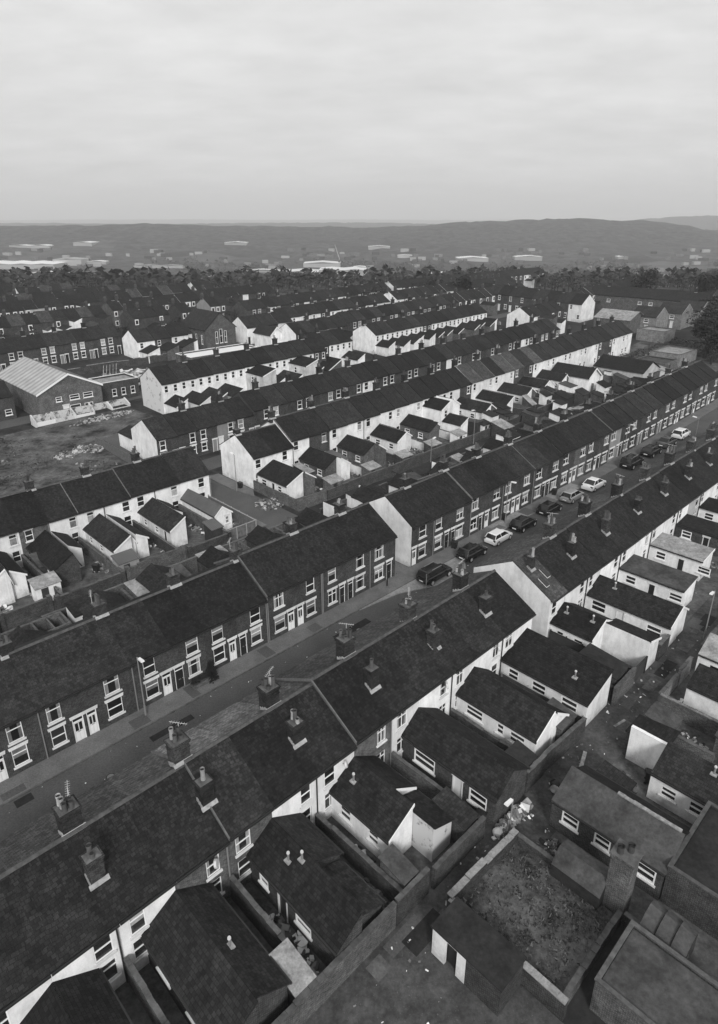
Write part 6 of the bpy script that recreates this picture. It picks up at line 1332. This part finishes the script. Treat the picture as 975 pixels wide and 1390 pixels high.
# ------------------------------------------------------------------ cars
def car_meshes(kind, paint):
    key = ('car', kind, paint)
    def mk():
        suv = kind == 'suv'; Lh = 2.3 if suv else (2.15 if kind == 'saloon' else 2.02); W_ = .92 if suv else .88; zb = .3 if suv else .22; H_ = 1.68 if suv else 1.45
        belt = 1.02 if suv else .93; sx = Lh/2.1
        # stations: x, halfwidth, sill z, belt z
        st = [(-2.1, .66, zb+.12, belt-.25), (-2.02, .8, zb+.03, belt-.06), (-1.7, W_-.02, zb, belt), (-.8, W_, zb, belt), (.4, W_, zb, belt-.01), (1.0, W_, zb, belt-.04), (1.7, W_-.04, zb, belt-.17), (2.0, .78, zb+.04, belt-.27), (2.1, .6, zb+.14, belt-.4)]
        a = MB(); rings = []
        for x_, hw, z0, z1 in st:
            x_ *= sx; zm = (z0+z1)/2
            rings.append([(x_, -hw*.94, z0), (x_, -hw, z0+.14), (x_, -hw*1.01, zm), (x_, -hw*.96, z1-.06), (x_, -hw*.86, z1), (x_, 0, z1+.03), (x_, hw*.86, z1), (x_, hw*.96, z1-.06), (x_, hw*1.01, zm), (x_, hw, z0+.14), (x_, hw*.94, z0)])
        for r0, r1 in zip(rings[:-1], rings[1:]):
            n = len(r0)
            for k in range(n): j = (k+1) % n; a.face([r0[k], r0[j], r1[j], r1[k]][::-1], paint)
        a.face(rings[0], paint); a.face(rings[-1][::-1], paint)
        # roof skin and pillars
        cab = {'hatch': (-1.95, -1.55, .35, 1.15), 'suv': (-2.0, -1.75, .35, 1.05), 'saloon': (-1.6, -.85, .3, 1.15)}[kind]
        xr0, xt0, xt1, xw = [q*sx for q in cab]; hw0, hw1 = W_*.84, W_*.68; zb_ = belt-.02
        g_ = MB()
        base = [(xr0, -hw0, zb_), (xw, -hw0, zb_-.02), (xw, hw0, zb_-.02), (xr0, hw0, zb_)]; top = [(xt0, -hw1, H_-.06), (xt1, -hw1, H_-.05), (xt1, hw1, H_-.05), (xt0, hw1, H_-.06)]
        g_.hexa(base+top, 'car_glass')
        rr_ = [(xt0-.05, -hw1-.02, H_-.07), (xt1+.06, -hw1-.02, H_-.07), (xt1+.06, hw1+.02, H_-.07), (xt0-.05, hw1+.02, H_-.07), (xt0+.1, -hw1+.12, H_), (xt1-.12, -hw1+.12, H_), (xt1-.12, hw1-.12, H_), (xt0+.1, hw1-.12, H_)]
        a.hexa(rr_, paint)
        for sy in (-1, 1):
            for (bx_, tx_) in ((xr0+.02, xt0), (xw-.02, xt1), ((xr0+xw)/2-.1, (xt0+xt1)/2-.05)):
                p0, p1 = Vector((bx_, sy*(hw0+.005), zb_)), Vector((tx_, sy*(hw1+.01), H_-.05)); a.tube(p0, p1, .045, .035, paint, 5)
            a.tbox((xw-.28, sy*(W_+.06), belt+.05), Matrix.Identity(3), .07, .09, .06, paint)
        if suv: a.box(-1.2, .4, -hw1+.03, -hw1+.08, H_, H_+.06, 'metal_grey'); a.box(-1.2, .4, hw1-.08, hw1-.03, H_, H_+.06, 'metal_grey')
        wh = MB(); wr = .36 if suv else .32; wh.tube((0, -.11, 0), (0, .11, 0), wr, wr, 'rubber', 16); rim = MB(); rim.tube((0, -.118, 0), (0, .118, 0), wr*.62, wr*.62, 'metal_light', 10)
        hl = MB(); hl.hexa([(0, -.16, -.08), (.1, -.12, -.06), (.1, .12, -.06), (0, .16, -.08), (0, -.16, .08), (.06, -.12, .07), (.06, .12, .07), (0, .16, .08)], 'lamp_glass')
        tl = MB(); tl.box(-.06, .05, -.14, .14, -.1, .12, 'tail_glass'); pl = MB(); pl.box(-.02, .02, -.26, .26, -.06, .06, 'plastic_white')
        return (a.mesh('body'), g_.mesh('windows'), wh.mesh('wheel'), rim.mesh('rim'), hl.mesh('headlight'), tl.mesh('tail_light'), pl.mesh('number_plate'), sx, wr, W_, belt)
    return cached(key, mk)
def car(u, v, kind, paint, label, rz=0.0, sc=1.0, flip=False):
    body, glassm, wh, rim, hl, tl, pl, sx, wr, W_, belt = car_meshes(kind, paint)
    rt = root('parked_car', u, v, label, 'car', 'cars parked along the street', rz=ANG+rz+(math.pi if flip else 0)); rt.location.z += .004; rt.scale = (sc, sc, sc)
    link('body', body, rt); link('windows', glassm, rt)
    for x_ in (-1.3*sx, 1.33*sx):
        for y_ in (-1, 1): w_ = link('wheel', wh, rt, (x_, y_*(W_-.09), wr)); link('rim', rim, w_)
    for y_ in (-1, 1): link('headlight', hl, rt, (1.93*sx, y_*.6, belt-.33)); link('tail_light', tl, rt, (-2.0*sx, y_*.68, belt-.16))
    link('number_plate', pl, rt, (-2.1*sx, 0, belt-.42)); link('number_plate', pl, rt, (2.11*sx, 0, belt-.55))
for q in ((52.5, 41.0, 'suv', 'black_paint', 'black estate car on the kerb build-out, nearest of the parked cars', 1.05), (60.0, 41.2, 'hatch', 'black_paint', 'black rounded car, second of the parked line, before the white hatchback', 1.1), (65.9, 41.3, 'hatch', 'white_paint', 'small white hatchback with dark windows, nearest of the white cars', 1.05),
          (71.6, 41.2, 'hatch', 'black_paint', 'black hatchback just beyond the small white hatchback', 1.1), (78.6, 41.3, 'hatch', 'black_paint', 'black hatchback parked just before the silver car', 1.1), (85.0, 41.3, 'hatch', 'silver_paint', 'silver hatchback, the only silver car of the line', 1.1), (91.6, 41.2, 'saloon', 'white_paint', 'white saloon parked between the silver car and the black off-roader', 1.15),
          (105, 41.2, 'suv', 'black_paint', 'tall black off-roader with roof bars in the farther group', 1.2), (112.5, 41.1, 'hatch', 'black_paint', 'black hatchback in the farther group behind the off-roader', 1.2), (118.8, 41.0, 'saloon', 'grey_paint', 'dark grey car between the far black hatchback and the far white car', 1.2), (125.2, 40.9, 'hatch', 'white_paint', 'farthest white car of the parked line', 1.2)):
    car(*q[:5], sc=q[5], flip=False)
# ------------------------------------------------------------------ air
hz = MB(); hz.box(-9100, 9100, -210, 15000, -140, 420, 'frame_white'); me = hz.mesh('haze'); me.materials.clear()
hm = bpy.data.materials.new('haze_air'); hm.use_nodes = True; nt = hm.node_tree; nt.nodes.clear(); out = nd(nt, 'ShaderNodeOutputMaterial'); pv = nd(nt, 'ShaderNodeVolumePrincipled')
pv.inputs['Color'].default_value = (.9, .9, .9, 1); pv.inputs['Density'].default_value = .0002; pv.inputs['Anisotropy'].default_value = .0; L(nt, pv.outputs[0], out.inputs['Volume'])
me.materials.append(hm); tag(link('haze', me), 'thin winter haze filling the valley', 'haze', kind='stuff')
# ------------------------------------------------------------------ sky, sun, camera
SUN_EL = math.radians(32); SUN_AZ = math.radians(188)
wd_ = bpy.data.worlds.new('World'); S.world = wd_; wd_.use_nodes = True; nt = wd_.node_tree; nt.nodes.clear()
out = nd(nt, 'ShaderNodeOutputWorld'); bg = nd(nt, 'ShaderNodeBackground'); sky = nd(nt, 'ShaderNodeTexSky'); sky.sky_type = 'NISHITA'; sky.sun_disc = False; sky.sun_elevation = SUN_EL; sky.sun_rotation = SUN_AZ; sky.dust_density = 3
bw = nd(nt, 'ShaderNodeRGBToBW'); L(nt, sky.outputs[0], bw.inputs[0])
tc = nd(nt, 'ShaderNodeTexCoord'); sx_ = nd(nt, 'ShaderNodeSeparateXYZ'); L(nt, tc.outputs['Generated'], sx_.inputs[0])
zz = math_n(nt, 'ADD', math_n(nt, 'MAXIMUM', sx_.outputs[2], 0), .16)
cx = math_n(nt, 'DIVIDE', sx_.outputs[0], zz); cy = math_n(nt, 'DIVIDE', sx_.outputs[1], zz)
cb = nd(nt, 'ShaderNodeCombineXYZ'); L(nt, cx, cb.inputs[0]); L(nt, cy, cb.inputs[1])
mp = nd(nt, 'ShaderNodeMapping'); mp.inputs['Scale'].default_value = (.8, 1.15, 1); mp.inputs['Rotation'].default_value = (0, 0, .25); L(nt, cb.outputs[0], mp.inputs[0])
c1 = noise(nt, mp.outputs[0], 1.3, 6, .55); c2 = noise(nt, mp.outputs[0], 4.2, 5, .6)
cl = math_n(nt, 'MULTIPLY', mrange(nt, c1, .3, .7, .9, 1.1), mrange(nt, c2, .3, .7, .93, 1.07))
mixs = nd(nt, 'ShaderNodeMix'); mixs.inputs[0].default_value = .88; L(nt, bw.outputs[0], mixs.inputs[2]); mixs.inputs[3].default_value = 4.75
to_col(nt, math_n(nt, 'MULTIPLY', mixs.outputs[0], cl), bg.inputs['Color']); bg.inputs['Strength'].default_value = .1; L(nt, bg.outputs[0], out.inputs[0])
sl = bpy.data.lights.new('sun', 'SUN'); sl.energy = 1.5; sl.angle = math.radians(14); sl.color = (1, .995, .985); so = bpy.data.objects.new('sun', sl); COL.objects.link(so)
dirv = Vector((-math.sin(math.radians(8)), math.cos(math.radians(8)), -math.tan(SUN_EL))); so.rotation_euler = dirv.to_track_quat('-Z', 'Y').to_euler()
cam = bpy.data.cameras.new('camera'); co = bpy.data.objects.new('camera', cam); COL.objects.link(co); S.camera = co
co.location = (0, 0, CAMH); co.rotation_euler = (math.pi/2-PITCH, 0, 0); cam.sensor_fit = 'VERTICAL'; cam.sensor_height = 36; cam.lens = FPX/1390*36; cam.shift_y = -(695-650)/1390; cam.clip_end = 20000; cam.clip_start = .5
S.view_settings.view_transform = 'Standard'; S.view_settings.look = 'None'; S.view_settings.exposure = 0.8; S.view_settings.gamma = 1
S.render.engine = 'CYCLES'; S.cycles.use_denoising = True; S.cycles.max_bounces = 6; S.cycles.diffuse_bounces = 3; S.cycles.glossy_bounces = 2; S.cycles.volume_bounces = 2; S.cycles.use_adaptive_sampling = False
